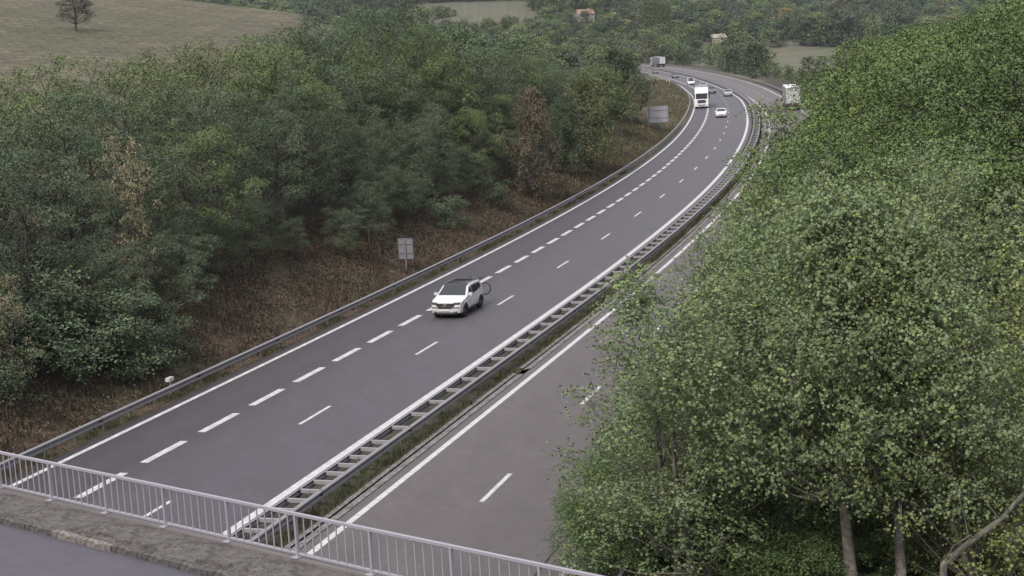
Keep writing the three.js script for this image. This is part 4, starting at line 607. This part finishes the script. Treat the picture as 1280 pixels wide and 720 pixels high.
/* lorries */
function lorryWheels(o, xs, r = 0.5) { for (const x of xs) for (const z of [-1, 1]) wheelParts(o, x, z * 1.05, r, 0.34, M.zincDull); }
function roundedBox(w, h, d, x, y, z, b = 0.05) { const s = new THREE.Shape([[-w / 2, -h / 2], [w / 2, -h / 2], [w / 2, h / 2], [-w / 2, h / 2]].map((q) => new THREE.Vector2(...q))); return new THREE.ExtrudeGeometry(s, { depth: d - 2 * b, bevelEnabled: true, bevelThickness: b, bevelSize: b, bevelOffset: -b, bevelSegments: 2 }).translate(x, y, z - d / 2 + b); }
{
  const o = thing('white_lorry', 'white lorry with a tall cab and white box in the slow lane on the bend', 'lorry'), white = carPaint(0.78, 0.78, 0.8);
  const cab = new THREE.ExtrudeGeometry(new THREE.Shape([[-1.1, 0.5], [1.1, 0.5], [1.16, 1.5], [1.12, 1.75], [0.98, 2.75], [0.75, 3.1], [-0.4, 3.75], [-1.1, 3.75]].map((q) => new THREE.Vector2(...q))), { depth: 2.38, bevelEnabled: true, bevelThickness: 0.06, bevelSize: 0.05, bevelOffset: -0.05, bevelSegments: 3 }).translate(7.2, 0, -1.19);
  part('cab', cab, white, o);
  part('windscreen', [box(0.03, 0.86, 2.15, 0, 0, 0).rotateZ(0.139).translate(8.262, 2.2, 0)], M.glass, o);
  part('sun_visor', [box(0.3, 0.12, 2.2, 8.25, 2.78, 0)], M.blackPlastic, o);
  const gr = part('grille', box(0.06, 0.62, 1.5, 8.36, 1.3, 0), M.blackPlastic, o); for (const y of [1.1, 1.3, 1.5]) { const b = new THREE.Mesh(box(0.03, 0.035, 1.4, 8.4, y, 0), M.chrome); b.name = 'slat'; gr.add(b); }
  part('bumper', roundedBox(0.3, 0.5, 2.5, 8.3, 0.62, 0), white, o); part('lower_vent', box(0.04, 0.2, 1.3, 8.46, 0.62, 0), M.blackPlastic, o); part('number_plate', box(0.02, 0.11, 0.52, 8.475, 0.47, 0), M.plate, o);
  for (const z of [-1, 1]) { part('headlight', box(0.08, 0.18, 0.42, 8.44, 0.74, z * 0.98), M.lamp, o); part('wing_mirror', [box(0.14, 0.75, 0.22, 8.1, 2.25, z * 1.42), box(0.05, 0.05, 0.3, 8.1, 2.6, z * 1.3)], M.blackPlastic, o); part('side_window', box(0.85, 0.7, 0.02, 7.55, 2.25, z * 1.262), M.glass, o); }
  part('cargo_box', roundedBox(12.2, 2.75, 2.5, -0.2, 2.55, 0), white, o); part('chassis', [box(13.6, 0.25, 0.9, 1.0, 0.98, 0), box(3.2, 0.5, 2.3, 1.6, 0.78, 0)], M.blackPlastic, o);
  lorryWheels(o, [7.4, 3.6, -3.2, -4.5]); facing(o, 262.5, -1.15);
}
function trailerLorry(label, s, lat, sideCol, rearCol, topCol, turn = 0) {
  const o = thing('box_trailer_lorry', label, 'lorry');
  part('cargo_box', roundedBox(13.4, 2.75, 2.5, 0, 2.6, 0), std(...sideCol, 0.6), o); part('roof', box(13.3, 0.04, 2.44, 0, 3.995, 0), std(...topCol, 0.5), o);
  for (const z of [-0.6, 0.6]) { const d = part('rear_door', box(0.04, 2.5, 1.16, -6.72, 2.6, z), std(...rearCol, 0.5), o); const b = new THREE.Mesh(rod([-6.76, 1.4, z * 0.5], [-6.76, 3.8, z * 0.5], 0.02), M.zinc); b.name = 'locking_bar'; d.add(b); }
  for (const z of [-1, 1]) { part('tail_light', box(0.06, 0.16, 0.45, -6.7, 1.05, z * 0.95), M.redLamp, o); for (let k = 0; k < 9; k++) part('curtain_strap', box(0.05, 2.5, 0.012, -6 + k * 1.5, 2.55, z * 1.254), std(sideCol[0] * 0.7, sideCol[1] * 0.7, sideCol[2] * 0.75, 0.7), o); part('side_skirt', box(5, 0.6, 0.05, 0.5, 0.8, z * 1.15), M.zincDull, o); }
  part('rear_bumper', box(0.12, 0.14, 2.4, -6.6, 0.6, 0), M.zincDull, o); part('chassis', box(13, 0.25, 1, 0, 1.05, 0), M.blackPlastic, o);
  part('cab', roundedBox(2.2, 3.1, 2.45, 8.2, 2.2, 0, 0.12), carPaint(...topCol), o); part('windscreen', box(0.03, 0.85, 2.1, 9.31, 2.4, 0), M.glass, o);
  for (const z of [-1, 1]) { part('side_window', box(0.8, 0.7, 0.02, 8.6, 2.5, z * 1.234), M.glass, o); part('wing_mirror', box(0.14, 0.7, 0.2, 9.1, 2.5, z * 1.4), M.blackPlastic, o); }
  lorryWheels(o, [8.3, 5.2, -3, -4.3, -5.6]); facing(o, s, lat, true); o.rotation.y += turn; return o;
}
trailerLorry('lorry with a grey curtain trailer driving away at the far end of the bend', 596, 14.6, [0.17, 0.17, 0.19], [0.52, 0.52, 0.54], [0.5, 0.5, 0.52], 0.1);
trailerLorry('white roofed box trailer lorry driving away half hidden behind the locust branches', 240, 14.9, [0.3, 0.27, 0.27], [0.5, 0.52, 0.53], [0.75, 0.75, 0.78]);

/* ---------- houses and poles in the valley ---------- */
function house(label, px, py, w, d, wallH, roofH, turn, wallC, roofC, from = 300) {
  const g = onLand(px, py, from); if (!g) return; const o = thing('house', label, 'house'); o.position.set(g[0], land(...g) - 0.3, -g[1]); o.rotation.y = turn;
  const wall = part('wall', new THREE.ExtrudeGeometry(new THREE.Shape([[-d / 2, 0], [d / 2, 0], [d / 2, wallH], [0, wallH + roofH - 0.1], [-d / 2, wallH]].map((q) => new THREE.Vector2(...q))), { depth: w, bevelEnabled: false }).rotateY(Math.PI / 2).translate(-w / 2, 0, 0), std(...wallC, 0.9, { map: concreteMap }), o);
  const l = Math.hypot(d / 2, roofH) + 0.45, a = Math.atan2(roofH, d / 2);
  for (const s of [-1, 1]) { const q = box(w + 0.8, 0.16, l, 0, 0, 0); q.rotateX(s * a); q.translate(0, wallH + roofH - Math.sin(a) * l / 2 + 0.1, s * Math.cos(a) * l / 2); part('roof', q, std(...roofC, 0.9, { map: dirtMap }), o); }
  part('chimney', box(0.7, 1.4, 0.7, w * 0.25, wallH + roofH + 0.2, 0.3), std(0.4, 0.3, 0.26, 0.9), o);
  for (let k = 0; k < 3; k++) for (const y of wallH > 4 ? [1.5, 4] : [1.5]) for (const s of [-1, 1]) { const m = part('window', box(1.1, 1.3, 0.1, -w / 2 + w * (k + 0.5) / 3, y, s * (d / 2 + 0.02)), std(0.6, 0.58, 0.55, 0.7), o); const p = new THREE.Mesh(box(0.85, 1.05, 0.12, -w / 2 + w * (k + 0.5) / 3, y, s * (d / 2 + 0.04)), M.glass); p.name = 'pane'; m.add(p); }
  part('door', box(1.1, 2.1, 0.1, w * 0.32, 1.05, d / 2 + 0.03), std(0.2, 0.12, 0.08, 0.7), o);
}
house('pale house with a salmon tiled roof among the trees above the valley', 731, 27, 11, 8, 5, 3, 0.35, [0.62, 0.58, 0.55], [0.5, 0.32, 0.26]);
house('small white house beside the narrow poplars', 800, 36, 7, 6, 3, 2, -0.3, [0.65, 0.64, 0.62], [0.42, 0.36, 0.33]);
house('low cream house in the trees beyond the motorway bend', 897, 53, 10, 7, 3.2, 2.2, 0.2, [0.66, 0.63, 0.52], [0.6, 0.57, 0.5]);
house('little pale shed at the edge of the valley field', 938, 48, 6, 5, 2.6, 1.4, 0.4, [0.6, 0.58, 0.55], [0.5, 0.46, 0.44]);
{ const g = onLand(874, 84, 200); const o = thing('utility_pole', 'wooden utility pole standing behind the outer guardrail of the bend', 'pole'); o.position.set(g[0], land(...g), -g[1]); part('pole', rod([0, 0, 0], [0, 8, 0], 0.16, 0.11, 8), M.bark, o); part('cross_arm', box(1.6, 0.12, 0.1, 0, 7.6, 0.14), M.bark, o); for (const x of [-0.6, 0, 0.6]) part('insulator', new THREE.CylinderGeometry(0.05, 0.06, 0.18, 8).translate(x, 7.75, 0.14), M.plate, o); }
for (const [s, l] of [[405, -3.6], [397, -3.4]]) { const o = thing('marker_post', 'small white marker post at the inner edge of the bend', 'post', 'marker posts on the inner edge of the bend'); place(o, s, l); part('post', box(0.14, 1.3, 0.1, 0, 0.65, 0), M.plate, o); part('reflector', box(0.3, 0.35, 0.03, 0, 1.35, 0), M.signBack, o); }
renderer.render(scene, camera);
